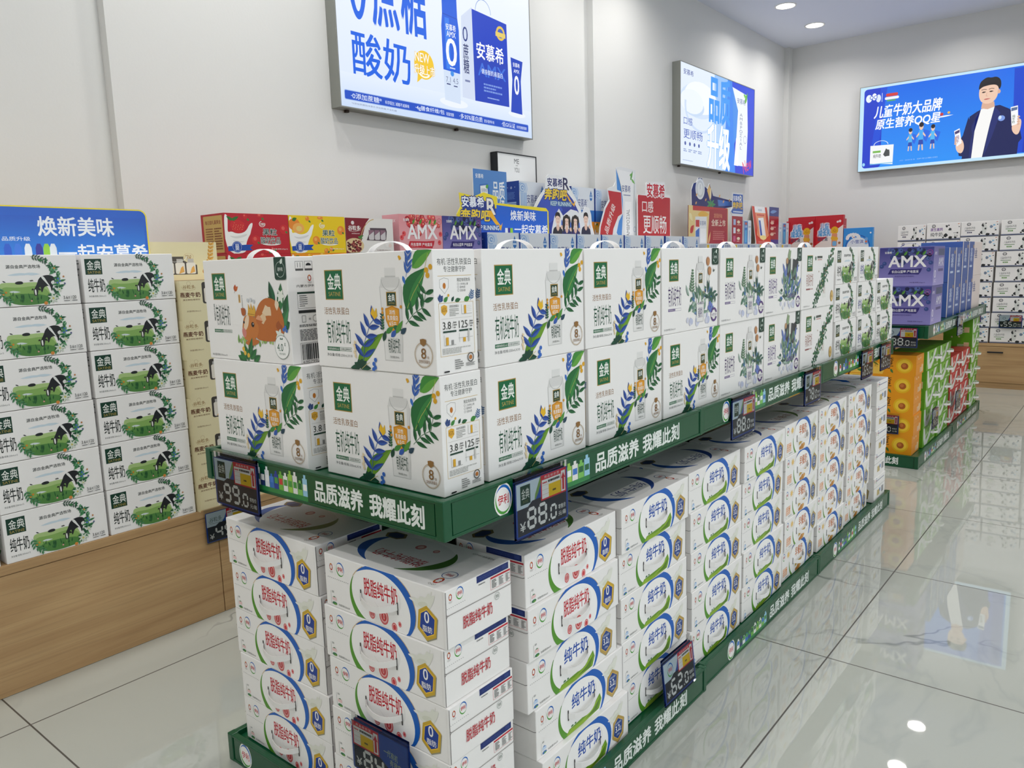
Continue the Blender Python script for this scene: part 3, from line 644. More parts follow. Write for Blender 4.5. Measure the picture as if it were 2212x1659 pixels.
def fruit_front(bg, fruit, fr2, dark, orange=False):
    A = Art(.262, .1443); A.rect(0, 0, 1, 1, bg); R = random.Random(3)
    # milk splash with the fruit in it
    A.spoly([(.0, .98), (.06, .95), (.05, .7), (.04, .52), (.10, .55), (.16, .50), (.24, .50), (.32, .56), (.38, .74), (.43, .78), (.42, .68), (.40, .60), (.38, .48), (.345, .40), (.30, .22), (.30, .0), (.0, .0)], (246, 244, 242)); A.spoly([(.05, .45), (.15, .36), (.30, .42), (.35, .5), (.24, .45), (.15, .42)], (224, 222, 220)); A.spoly([(.08, .34), (.2, .26), (.3, .30), (.2, .31)], (226, 224, 222))
    if orange:
        A.ell(.09, .76, .10, .16, fruit); A.ell(.16, .66, .10, .14, fr2); A.ell(.17, .65, .05, .07, (236, 206, 120)); A.leaf(.06, .86, .14, .93, .014, (60, 120, 50))
    else:
        A.poly([(.08, .70), (.12, .82), (.22, .84), (.30, .76), (.30, .62), (.22, .50), (.13, .55)], fruit)
        for k in range(16): A.disc(.12+.035*(k % 5)+.01*(k//5), .60+.05*(k//5)+.01*(k % 2), .0011, (240, 190, 120), 6)
        for k in range(5): A.leaf(.12, .82, .04+.045*k, .80+.04*abs(k-2)+.04, .012, (58, 112, 50), None, 5)
    for x, y, r in ((.46, .34, .017), (.92, .62, .018), (.63, .05, .011), (.55, .95, .014), (.32, .92, .009), (.72, .10, .009)):
        A.ell(x, min(.97, y), r/.262, min(r/.1443, .99-y if y > .8 else 1), fruit, clip=True); A.ell(x-.012, min(.98, y+.03), r*.4/.262, r*.4/.1443, fr2, clip=True); A.leaf(x+.02, y-.05, x+.06, y-.1 if y > .15 else y, .008, (70, 124, 56))
    A.cres(.575, .745, .05, .075, 100, 380, .18, (244, 244, 240), 16, False); A.text('优酸乳', .545, .705, .615, .775, (240, 240, 236), .02)
    A.text('果粒', .575, .46, .80, .63, dark, .04, outline=(246, 246, 244)); A.text('酸奶饮品', .535, .245, .85, .415, dark, .02, outline=(246, 246, 244))
    A.cres(.70, .26, .16, .06, 200, 340, .5, (240, 236, 230), 10, False); A.text('净含量/规格:245gx12', .70, .085, .96, .125, (246, 240, 236))
    A.poly([(.03, .06), (.40, .08), (.36, .14), (.41, .22), (.30, .22), (.03, .18)], (30, 78, 170)); A.disc(.165, .165, .020, (26, 72, 164), 22); A.ring(.165, .165, .0175, .001, (200, 214, 240)); A.text('益\n菌', .135, .08, .195, .25, (236, 240, 248), .02)
    return A
def fruit_side():
    A = Art(.15, .1443); A.rect(0, 0, 1, 1, (176, 32, 44)); A.rrect(.10, .03, .93, .95, .004, (198, 168, 98)); A.text('每日甜礼赢黄金', .18, .74, .86, .84, (130, 32, 30), .02)
    A.block(.18, .1, .50, .66, 9, (142, 90, 50), 4); A.block(.56, .1, .88, .66, 9, (142, 90, 50), 6); return A
def bean_front():
    A = Art(.252, .1443); A.rect(0, 0, 1, 1, (232, 228, 224)); A.poly([(0, .999), (.50, .999), (.42, .85), (.33, .45), (.26, .0), (0, 0)], (132, 32, 46)); A.cres(.62, .05, .36, .94, 95, 180, .03, (206, 176, 120), 14)
    A.disc(.15, .86, .008, (230, 220, 220)); A.text('谷粒多', .06, .64, .30, .78, (246, 240, 236), .04); A.line([(.05, .70), (.08, .62), (.18, .60), (.30, .65), (.31, .75)], .0012, (240, 232, 226)); A.block(.12, .53, .28, .565, 1, (230, 210, 206), 2)
    A.ell(.16, .20, .20, .22, (222, 196, 150), clip=True); R = random.Random(6)
    for k in range(60):
        x = .03+R.random()*.27; y = .03+R.random()*.33
        if ((x-.16)/.18)**2+((y-.18)/.2)**2 < 1: A.ell(x, y, .022, .026, R.choice(((96, 22, 30), (126, 34, 40), (74, 16, 24), (150, 60, 58))), 8)
    A.leaf(.24, .46, .34, .40, .010, (92, 140, 70)); A.leaf(.26, .44, .36, .5, .010, (76, 124, 60))
    A.poly([(.42, .36), (.50, .64), (.50, .72), (.84, .72), (.86, .62), (.84, .38), (.80, .34)], (84, 70, 78))
    for k in range(3): x = .47+.125*k; A.rrect(x, .37, x+.11, .66, .006, (206, 200, 202)); A.poly([(x, .50), (x+.11, .62), (x+.11, .66), (x, .66)], (140, 104, 120))
    A.disc(.86, .24, .012, (240, 236, 232)); A.disc(.92, .2, .009, (232, 214, 206)); A.text('净含量/规格:200mLx12', .62, .05, .92, .085, (120, 90, 90)); return A
def amx_front(kind):
    A = Art(.263, .206)
    if kind == 'berry': lo, hi, R1, rc, dk = (148, 140, 206), (62, 62, 134), 5, ((38, 48, 96), (58, 76, 138), (84, 104, 168), (30, 36, 76)), (50, 44, 118)
    else: lo, hi, R1, rc, dk = (232, 176, 182), (226, 150, 156), 8, ((206, 52, 62), (226, 84, 88), (184, 36, 50), (232, 110, 108)), (200, 40, 56)
    A.grad(0, 0, 1, 1, lo, hi); R = random.Random(R1)
    for k in range(34):
        x = R.uniform(.16, .93); y = R.uniform(.76, .97) if k < 28 else R.uniform(.60, .75); r = R.uniform(.009, .016); c = R.choice(rc)
        A.ell(x, y, r/.263, r/.206, tuple(int(q*.8) for q in c), 14, clip=True); A.ell(x-.006, min(.985, y+.008), r*.8/.263, r*.8/.206, c, 12, clip=True); A.disc(min(.97, x+.008), min(.97, y+.012), r*.28, rc[3] if kind == 'berry' else (240, 190, 150), 7)
    for x in (.30, .46, .68, .80): A.leaf(x, .80, x+.06, .92, .012, (96, 156, 60), (70, 130, 50))
    for x, y in ((.05, .52), (.95, .60), (.10, .60), (.92, .42)): A.disc(x, y, .011, rc[1]); A.disc(x-.01, y+.01, .004, rc[2])
    A.text('安慕希', .10, .855, .23, .915, (244, 244, 246), .02)
    A.text('AMX', .18, .50, .87, .79, (244, 242, 244), .06); A.ring(.93, .87, .014, .0016, (190, 60, 150) if kind == 'berry' else (206, 40, 60)); A.text('AC', .905, .85, .955, .89, (220, 140, 200) if kind == 'berry' else (206, 40, 60))
    A.poly([(.17, .31), (.22, .45), (.60, .445), (.80, .46), (.78, .38), (.74, .30), (.40, .315)], dk); A.text('长白山蓝莓 产地直采' if kind == 'berry' else '丹东草莓 产地直采', .24, .34, .74, .415, (246, 244, 246), .02)
    A.text('高端畅饮型风味酸奶', .30, .235, .66, .275, (90, 80, 150) if kind == 'berry' else (206, 60, 70)); A.text('净含量/规格:230gx10', .58, .07, .86, .105, (70, 60, 120) if kind == 'berry' else (180, 50, 60)); return A
def amx_side(kind):
    A = Art(.285, .206); A.grad(0, 0, 1, 1, (156, 148, 206) if kind == 'berry' else (226, 170, 176), (92, 84, 150) if kind == 'berry' else (220, 160, 166)); A.rect(.40, .78, .97, .96, (66, 72, 110) if kind == 'berry' else (206, 96, 100)); A.text('AMX', .45, .50, .92, .72, (226, 224, 234), .02); A.rect(.44, .36, .90, .43, (84, 74, 130) if kind == 'berry' else (190, 60, 70)); A.text('0', .10, .2, .24, .4, (230, 226, 240)); A.text('AMX', .08, .80, .28, .88, (236, 232, 240)); A.block(.08, .08, .3, .16, 3, (210, 200, 230), 2); return A
def amb_front(shift=0):
    """white drinking-yogurt pack: pale blue column capital, blue characters, blue drop"""
    A = Art(.253, .20); A.rect(0, 0, 1, 1, (220, 226, 234)); A.rect(0, 0, 1, .34, (60, 120, 196)); A.rect(0, .34, 1, .345, (240, 244, 248)); lb = (146, 178, 220)
    A.cres(.10, .84, .10, .13, 0, 330, .24, lb, 18, False); A.cres(.11, .84, .05, .06, 0, 300, .4, (120, 160, 212), 12, False); A.rect(.07, .34, .30, .70, (190, 208, 232))
    for k in range(4): A.rect(.09+.055*k, .34, .115+.055*k, .70, lb)
    A.poly([(.03, .70), (.30, .70), (.34, .80), (.30, .95), (.10, .97), (.0, .86)], (196, 212, 234)); A.cres(.14, .83, .11, .12, -40, 300, .22, lb, 18, False); A.cres(.15, .83, .05, .055, 0, 320, .45, (104, 148, 206), 12, False)
    A.text('安慕希', .30, .42, .68, .66, (36, 56, 128), .0); A.text('®', .70, .60, .73, .65, (36, 56, 128)); A.block(.42, .37, .62, .395, 1, (70, 90, 140), 2); A.text('AMBPOΣIAL', .32, .12, .78, .24, (206, 222, 242), .01)
    A.poly([(.86, .93), (.80, .76), (.81, .66), (.86, .61), (.91, .66), (.92, .76)], (44, 112, 186)); A.rect(.81, .70, .91, .75, (190, 214, 240)); A.text('优质', .83, .77, .89, .82, (220, 232, 246)); return A
def amb_side():
    A = Art(.12, .20); A.rect(0, 0, 1, 1, (28, 66, 156)); A.text('· ◦ ·', .25, .80, .75, .86, (200, 214, 240)); A.block(.14, .52, .72, .72, 6, (90, 130, 206), 4)
    for k in range(4): A.rect(.14, .26+.05*k, .80, .30+.05*k, (150, 180, 226))
    return A

# brick-pack milk cases (24 packs)
def case_front(kind):
    A = Art(.342, .1125)
    if kind == 'skim': t, tc, bg, bc = '脱脂纯牛奶', (196, 22, 44), (30, 64, 150), (206, 168, 50)
    elif kind == 'pure': t, tc, bg, bc = '纯牛奶', (26, 78, 172), (40, 72, 140), (190, 158, 84)
    else: t, tc, bg, bc = '早餐奶', (196, 110, 56), (70, 92, 140), (176, 154, 100)
    if kind != 'oat':
        swirl(A, .062, .76, .0075); yili(A, .145, .76, .0135); A.line([(.098, .62), (.098, .86)], .0004, (200, 200, 200))
        A.dashes(.025, .555, .225, .548, 12, .0011, (120, 120, 120), .4)
    else:
        yili(A, .075, .78, .0125); A.disc(.20, .76, .008, (236, 196, 110))
        for k in range(10): A.leaf(.20, .76, .20+.05*math.cos(k*.63), .76+.13*math.sin(k*.63), .004, (238, 200, 120))
        A.rect(.05, .28, .17, .40, (228, 158, 110)); A.rect(.05, .14, .17, .27, (232, 170, 126)); A.block(.055, .29, .165, .39, 2, (250, 236, 226), 2); A.block(.055, .15, .165, .26, 2, (250, 236, 226), 5)
    A.line([(.045, .30), (.045, .06), (.075, .06)], .0005, (120, 124, 120))
    if kind != 'oat':
        A.block(.055, .27, .075, .31, 2, (130, 134, 130), 3); A.cres(.075, .11, .022, .10, 20, 160, .3, (60, 130, 80) if kind == 'skim' else (60, 120, 190), 8, False); A.rect(.055, .13, .095, .19, (236, 200, 200) if kind == 'skim' else (196, 216, 240)); A.ell(.077, .075, .022, .03, (52, 120, 80) if kind == 'skim' else (50, 110, 180)); A.ell(.083, .062, .013, .014, (110, 160, 60))
    A.text('净含量/规格:250mLx24', .112, .055, .215, .098, (110, 112, 112))
    cx, cy, rx, ry = .50, .40, .275, .66
    A.ell(cx, cy, rx*.98, ry*.98, (250, 249, 248), 48, clip=True)
    if kind == 'oat': A.cres(cx, cy, rx, ry, 172, 222, lambda f: .10*f+.03, (112, 158, 70))
    else: A.cres(cx, cy, rx, ry, 150, 240, lambda f: .015+.21*f, (86, 150, 44))
    A.cres(cx, cy, rx, ry, 138, -50, lambda f: .012+.185*math.sin(PI*f)**.8, (24, 98, 190))
    if kind != 'pure': A.cres(cx, cy, rx*1.012, ry*1.012, 122, 150, .012, (206, 170, 90)); A.cres(cx, cy, rx*1.014, ry*1.014, 60, -20, .012, (206, 170, 90))
    A.ell(.545, .54, .12, .30, (240, 239, 238)); A.ell(.535, .56, .115, .28, (250, 249, 248))
    if kind == 'pure':
        A.poly([(.31, .03), (.34, .11), (.44, .13), (.54, .15), (.63, .22), (.70, .36), (.72, .22), (.69, .04), (.5, .002), (.33, .002)], (112, 160, 40)); A.poly([(.31, .03), (.36, .10), (.48, .08), (.60, .14), (.69, .30), (.68, .06), (.5, .002), (.33, .002)], (146, 184, 48)); A.poly([(.52, .05), (.62, .12), (.70, .26), (.67, .05)], (90, 132, 36)); A.poly([(.36, .12), (.365, .16), (.385, .165), (.39, .13)], (64, 120, 66)); A.poly([(.40, .13), (.405, .17), (.42, .16), (.42, .13)], (64, 120, 66))
        A.text(t, .375, .47, .64, .77, tc, .035)
    elif kind == 'skim':
        for x, y, r in ((.415, .155, .0085), (.515, .18, .0130), (.60, .06, .0075), (.645, .15, .0045)):
            A.ell(x, y, r*1.0/.342, r*1.25/.1125, (216, 96, 98), 20); A.ell(x, y, r*.76/.342, r*.95/.1125, (240, 190, 188), 18); A.ell(x, y, r*.58/.342, r*.72/.1125, (208, 60, 66), 18)
            if r > .008: A.text('0', x-.006, y-.05, x+.006, y+.05, (244, 214, 212))
        A.text(t, .355, .46, .635, .78, tc, .022)
    else:
        A.text(t, .40, .49, .62, .80, tc, .035); A.poly([(.40, .16), (.50, .23), (.60, .25), (.62, .32), (.50, .31), (.40, .26)], (206, 172, 84)); A.blob(.50, .08, .011, (206, 140, 60), 10, .2, 1.8, 3); A.blob(.55, .12, .007, (222, 166, 90), 9, .2, 1.6, 4); A.blob(.44, .06, .007, (190, 124, 50), 9, .2, 1.6, 8)
    # milk splash
    A.spoly([(.735, .68), (.76, .66), (.78, .58), (.83, .56), (.89, .62), (.92, .78), (.93, .90), (.90, .84), (.88, .90), (.86, .78), (.82, .80), (.80, .72), (.765, .74)], (232, 233, 222)); A.spoly([(.79, .62), (.84, .60), (.88, .66), (.86, .72), (.81, .69)], (220, 222, 206)); A.leaf(.73, .70, .78, .67, .005, (240, 240, 236)); A.line([(.895, .80), (.905, .93)], .0012, (232, 233, 222))
    # hexagon badge
    X = [(.862, .66), (.80, .545), (.785, .22), (.855, .05), (.925, .16), (.940, .50)]
    A.poly([(x*1+.004, y-.02) for x, y in X], (150, 146, 120)); A.poly(X, bc); m = lambda k: [(.862+(x-.862)*k, .355+(y-.355)*k) for x, y in X]
    A.poly(m(.80), tuple(min(255, int(q*1.18)) for q in bc)); A.poly(m(.74), bg)
    if kind == 'skim': A.text('0', .842, .36, .878, .55, WHITE, .03); A.text('脂肪', .825, .20, .898, .31, WHITE, .02)
    else: A.text('3.2', .828, .29, .882, .43, WHITE, .03); A.text('g', .886, .27, .899, .36, WHITE); A.text('优质乳蛋白', .825, .45, .90, .50, (220, 226, 240)); A.text('/100mL', .84, .20, .885, .245, (220, 226, 240))
    A.line([(.985, .02), (.985, .98)], .0004, (222, 220, 218)); return A
def case_side(kind):
    A = Art(.185, .1125)
    swirl(A, .075, .86, .0065); yili(A, .21, .86, .011); A.dashes(.02, .685, .30, .69, 10, .0009, (140, 140, 140), .4)
    if kind == 'skim':
        A.rect(.46, .87, .96, .985, (26, 46, 112)); A.block(.50, .90, .80, .96, 2, (50, 70, 136), 3); A.rect(.86, .90, .93, .965, (44, 64, 130)); A.rect(.67, .82, .985, .85, (196, 40, 56)); A.line([(.67, .63), (.985, .63), (.985, .82), (.67, .82)], .0005, (206, 80, 90), True); A.block(.69, .65, .76, .80, 6, INK, 5); A.block(.80, .65, .87, .80, 6, (110, 110, 110), 6); A.block(.91, .65, .97, .80, 6, (110, 110, 110), 8); A.block(.48, .82, .58, .845, 1, INK, 2)
        A.text('脱脂纯牛奶', .235, .22, .68, .44, (190, 24, 46), .01); A.ring(.76, .48, .0075, .0006, (90, 110, 100)); A.text('清真', .735, .45, .785, .51, (90, 110, 100))
    elif kind == 'pure':
        A.ring(.30, .26, .0125, .0006, INK); A.text('牛', .27, .19, .33, .32, INK)
    else:
        A.rect(.30, .18, .52, .42, (196, 176, 120)); A.rect(.50, .30, .60, .44, (120, 150, 200)); A.rect(.68, .2, .86, .46, (150, 150, 156)); A.block(.2, .80, .9, .86, 1, (110, 120, 160), 3)
    # folded flap seam with a rounded notch
    A.line([(.0, .60), (.03, .575), (.97, .57), (.999, .59)], .0011, (118, 112, 110)); A.line([(.0, .53), (.012, .56), (.03, .575)], .0011, (118, 112, 110)); A.line([(.004, .02), (.004, .98)], .0014, (96, 90, 88)); return A
def case_top(kind):
    A = Art(.342, .185); a = Art(1, 1); t, tc = ('脱脂纯牛奶', (176, 30, 50)) if kind == 'skim' else (('纯牛奶', (50, 64, 120)) if kind == 'pure' else ('早餐奶', (150, 110, 96)))
    A.ell(.42, .52, .345, .40, (232, 231, 230), 40)
    A.cres(.42, .52, .355, .42, 140, 250, lambda f: .02+.2*math.sin(PI*f), (40, 84, 160)); A.cres(.42, .52, .355, .42, -70, 40, lambda f: .02+.2*math.sin(PI*f), (70, 112, 50) if kind != 'pure' else (40, 70, 140))
    A.text(t, .24, .28, .64, .46, tc, .01, rot=PI)
    if kind == 'skim':
        for x, y, r in ((.43, .72, .012), (.56, .72, .0075)): A.disc(x, y, r, (190, 110, 112)); A.disc(x, y, r*.6, (220, 180, 180))
    X = [(.10, .92), (.06, .84), (.10, .74), (.20, .74), (.24, .82), (.20, .92)]; A.poly(X, (130, 112, 70)); A.poly([(.15+(x-.15)*.76, .83+(y-.83)*.76) for x, y in X], (52, 64, 104))
    swirl(A, .87, .17, .013); A.ring(.87, .33, .016, .0016, (60, 90, 150)); A.text('伊利', .845, .30, .895, .36, (176, 40, 56), .02, rot=PI); A.text('净含量/规格:250mLx24', .76, .88, .93, .92, (110, 110, 110), rot=PI); return A
def strap(parent, w=.105, x=.165, z=.047, sag=.010, out=.016):
    """white plastic carry strap across the oval, each end tucked into a slot"""
    mb = MB(); n = 9; P = []
    for k in range(n+1):
        f = k/n; P.append((x-w/2+w*f, -.0019-out*math.sin(PI*f)**.55, z-sag*math.sin(PI*f)+.004*f))
    mb.strip(P, .0125, .0012, (0, 0, 1), L((240, 238, 236))); o = mb.build('carry_strap', M_CARD, parent)
    for e in (-1, 1):
        s = MB(); s.box(x+e*w/2-.001, -.0024, z-.011, x+e*w/2+.001, -.0014, z+.013, L((40, 36, 34))); s.build('slot', M_CARD, parent)
    return o
def gift_handle(parent, w, d, h):
    mb = MB(); P = []
    for k in range(11):
        f = k/10; P.append((w/2-.055+.11*f, d/2, h-.0006+.0005+.019*math.sin(PI*f)**.6))
    mb.strip(P, .014, .0012, (0, 1, 0), L((244, 244, 244))); return mb.build('carry_handle', M_CARD, parent)

def fruit_case_front(bg, dark, art):
    """orange apricot case / green apple case / red case"""
    A = Art(.345, .1135); A.rect(0, 0, 1, 1, bg)
    if art == 'apricot':
        A.poly([(0, .98), (.28, .98), (.36, .7), (.46, .5), (.52, .2), (.50, .02), (0, .02)], (246, 200, 84)); A.ell(.16, .50, .12, .38, (236, 180, 60)); A.leaf(.10, .2, .24, .12, .014, (70, 130, 50)); A.leaf(.34, .65, .44, .45, .01, (90, 120, 40))
        A.text('杏\n子', .55, .30, .66, .90, (44, 34, 20), .03); A.leaf(.62, .30, .66, .08, .012, (66, 120, 60)); A.ell(.825, .48, .125, .37, (238, 186, 30), 28); A.ell(.825, .48, .10, .29, (248, 206, 60), 26); A.ell(.83, .46, .055, .16, (176, 92, 34), 18); A.ell(.82, .49, .03, .09, (204, 122, 56), 14); A.text('伊\n利', .37, .35, .42, .75, (150, 100, 30)); A.block(.05, .8, .22, .92, 2, (120, 90, 30), 2)
    else:
        A.poly([(.05, .98), (.14, .98), (.26, .28), (.40, .40), (.62, .95), (.78, .98), (.60, .40), (.36, .04), (.14, .06), (.06, .45)], (222, 226, 220)); A.ell(.40, .74, .13, .21, tuple(min(255, q+26) for q in bg)); A.ell(.42, .76, .07, .12, dark); A.ell(.86, .42, .09, .20, (206, 214, 200)); A.text('优酸乳', .20, .48, .40, .62, (240, 244, 236), .02, rot=.25)
        A.poly([(.80, .98), (.999, .98), (.999, .55), (.90, .66)], dark); A.disc(.70, .25, .010, dark); A.block(.62, .06, .94, .14, 2, (236, 240, 230), 3)
    return A
def fruit_case_side(bg, dark):
    A = Art(.185, .1135); A.rect(0, 0, 1, 1, bg); A.line([(0, .55), (1, .55)], .0009, dark); A.block(.5, .08, .8, .34, 4, (236, 226, 206), 5); A.disc(.3, .8, .006, (240, 220, 190)); A.disc(.55, .82, .006, (240, 220, 190)); A.rect(.72, .1, .9, .45, (238, 206, 160)); return A
def kids_front(kind):
    """white children's milk pack with cow patches; kind 0 green bar, 1 purple, 2 navy with cow"""
    A = Art(.285, .131); A.rect(0, 0, 1, .10, (120, 128, 150)); A.rect(0, .0, 1, .03, (44, 48, 66)); K = (54, 58, 66); R = random.Random(kind)
    A.cres(.21, .83, .055, .10, 0, 360, .3, K, 14, False); A.text('QQ', .165, .77, .255, .88, K, .02)
    if kind == 1: A.text('原生高钙', .12, .54, .48, .72, (126, 76, 160), .05); A.text('纯牛奶', .12, .22, .48, .46, (70, 74, 80), .02)
    else:
        A.text('儿童成长牛奶', .10, .50, .38, .66, K, .0); A.rect(.11, .40, .37, .435, (74, 128, 60) if kind == 0 else K); A.rect(.17, .25, .30, .33, (92, 150, 60) if kind == 0 else (60, 62, 96)); A.text('营养', .19, .27, .28, .31, WHITE)
    for x, y, r in ((.60, .80, .008), (.66, .84, .005), (.57, .28, .013), (.72, .12, .012), (.50, .16, .006), (.92, .40, .005), (.86, .14, .008), (.96, .75, .004)): A.blob(x, max(y, .13), r, (44, 46, 48), 9, .3, 1.3, int(x*100))
    if kind != 1:
        A.poly([(.55, .70), (.60, .86), (.66, .78), (.70, .56), (.66, .20), (.58, .16)], (224, 226, 222)); A.blob(.58, .72, .011, (50, 52, 54), 9, .3, .8, 4); A.blob(.65, .50, .008, (60, 62, 64), 8, .3, .8, 5); A.blob(.80, .62, .012, (120, 136, 160), 9, .25, 1, 6); A.blob(.87, .72, .008, (150, 196, 226), 9, .3, 1.3, 7); A.blob(.90, .50, .006, (170, 208, 232), 9, .3, 1.3, 9)
    else: A.blob(.70, .62, .011, (60, 66, 66), 9, .3, 1.2, 3); A.line([(.80, .40), (.94, .42)], .003, (90, 96, 96)); A.text('3.6', .83, .18, .93, .30, (90, 96, 96))
    A.leaf(.92, .90, .98, .93, .005, (206, 110, 60)); return A
def redkids_front():
    A = Art(.262, .285); A.rect(0, 0, 1, 1, (196, 36, 46)); A.poly([(0, .12), (.999, .80), (.999, 0), (0, 0)], (236, 226, 220)); A.text('儿童\n成长乳', .12, .45, .56, .86, (84, 160, 216), .12, outline=(236, 240, 246), ow=.05)
    A.ell(.70, .62, .13, .13, (232, 176, 30)); A.text('心', .64, .57, .76, .68, (196, 110, 20), .03); A.rrect(.60, .08, .80, .52, .012, (226, 150, 110)); A.disc(.65, .36, .020, (236, 180, 50)); A.disc(.76, .34, .018, (236, 180, 50)); A.rrect(.63, .10, .78, .26, .01, (120, 180, 226)); A.disc(.88, .20, .012, (170, 110, 70)); A.text('益生菌', .10, .28, .46, .40, (70, 70, 100), .03); A.disc(.88, .92, .012, (236, 220, 220)); A.disc(.80, .90, .010, (236, 220, 220)); return A
def bluekids_front():
    A = Art(.262, .155); A.rect(0, 0, 1, 1, (54, 144, 222)); A.cres(.5, .1, .42, .70, 0, 180, .07, (40, 84, 180), 24); A.ell(.5, .06, .38, .60, (226, 232, 242), clip=True); A.text('小雪淇', .26, .28, .70, .50, (60, 80, 170), .02)
    for k in range(9): A.ell(.34+.20*math.cos(k*.4), .62+.22*math.sin(k*.4), .06, .10, (236, 236, 240), 12, clip=True)
    A.disc(.34, .72, .016, (240, 238, 240)); A.disc(.31, .74, .003, (60, 60, 70)); A.leaf(.33, .68, .40, .64, .008, (214, 120, 70)); A.rrect(.74, .22, .84, .62, .006, (120, 170, 226)); A.disc(.79, .38, .010, (230, 120, 80)); A.disc(.93, .90, .008, (230, 236, 246)); return A

# ------------------------------------------------------------------ room
def build_room():
    m = MB(); m.box(XL-.3, YF-.2, -.12, XR+.2, YB+.2, 0); struct('floor', m, M_FLOOR, 'pale grey polished marble tile floor')
    m = MB(); m.box(XL-.3, YF-.2, CEIL, XR+.2, YB+.2, CEIL+.12); struct('ceiling', m, M_CEIL, 'flat white painted ceiling')
    m = MB(); m.box(XL-.30, YF-.2, 0, XL-.10, .13, CEIL); m.box(XL-.30, .13, 0, XL-.05, 3.38, CEIL); m.box(XL-.30, 3.38, 0, XL, YB+.2, CEIL)
    struct('wall_left', m, M_WALL, 'white painted wall with shallow pilaster steps')
    m = MB(); m.box(XL, YB, 0, XR+.2, YB+.2, CEIL); m.box(XL, YB-.09, 0, XL+.05, YB, CEIL); struct('wall_back', m, M_WALL, 'white painted back wall')
    m = MB(); m.box(XL-.3, YF-.2, 0, XR+.2, YF, CEIL); struct('wall_front', m, M_WALL, 'white painted front wall')
    m = MB(); m.box(XR, YF, 0, XR+.2, -3.3, CEIL); m.box(XR, 3.7, 0, XR+.2, YB, CEIL); m.box(XR, -3.3, 3.1, XR+.2, 3.7, CEIL); m.box(XR, -3.3, 0, XR+.2, 3.7, .2); struct('wall_right', m, M_WALL, 'white painted wall around the shop window')
    m = MB(); 
    for y in (-3.3, -1.55, .2, 1.95, 3.64): m.box(XR+.05, y, .2, XR+.13, y+.06, 3.1)
    m.box(XR+.05, -3.3, .2, XR+.13, 3.7, .27); m.box(XR+.05, -3.3, 3.03, XR+.13, 3.7, 3.1)
    w = struct('window_1', m, M_ALU, 'aluminium shop front window frame')
    m = MB(); m.box(XR+.085, -3.28, .22, XR+.095, 3.68, 3.08); m.build('pane', M_GLASS, w)
build_room()

# ------------------------------------------------------------------ recessed ceiling lights
def downlight(i, x, y, label):
    t = empty('recessed_ceiling_light', (x, y, CEIL)); tag(t, label, 'light', 'round recessed ceiling lights')
    m = MB(); n = 36
    m.add([(r*math.cos(2*PI*k/n), r*math.sin(2*PI*k/n), z) for r, z in ((.090, -.0005), (.088, -.006), (.076, -.006), (.074, -.001)) for k in range(n)],
          [(a*n+k, (a+1)*n+k, (a+1)*n+(k+1) % n, a*n+(k+1) % n) for a in range(3) for k in range(n)]); m.build('trim_ring', M_WHITEPL, t)
    m = MB(); m.cyl(0, 0, -.004, -.001, .074); m.build('lamp_diffuser', M_LAMP, t)
    l = bpy.data.lights.new('lamp', 'AREA'); l.shape = 'DISK'; l.size = .14; l.energy = LAMP_W; l.color = (1.0, .975, .94); l.spread = math.radians(152)
    o = bpy.data.objects.new('lamp', l); C.objects.link(o); o.parent = t; o.location = (0, 0, -.012)
LAMP_W = 5.4
k = 0
for y in (6.37, 5.62, 3.7, 2.95, 1.0, .25, -1.7, -2.45):
    for x in (-1.46, -.32, 1.6, 2.75):
        near = 'near the back wall' if y > 6 else ('one step out from the back wall' if y > 5 else 'above the sales floor')
        row = {-1.46: 'by the left wall', -.32: 'over the middle racks', 1.6: 'over the open aisle', 2.75: 'toward the shop window'}[x]
        extra = {3.7: ', third row', 2.95: ', fourth row', 1.0: ', fifth row', .25: ', sixth row', -1.7: ', seventh row', -2.45: ', last row'}.get(y, '')
        downlight(k, x, y, 'round recessed ceiling light %s %s%s' % (row, near, extra)); k += 1

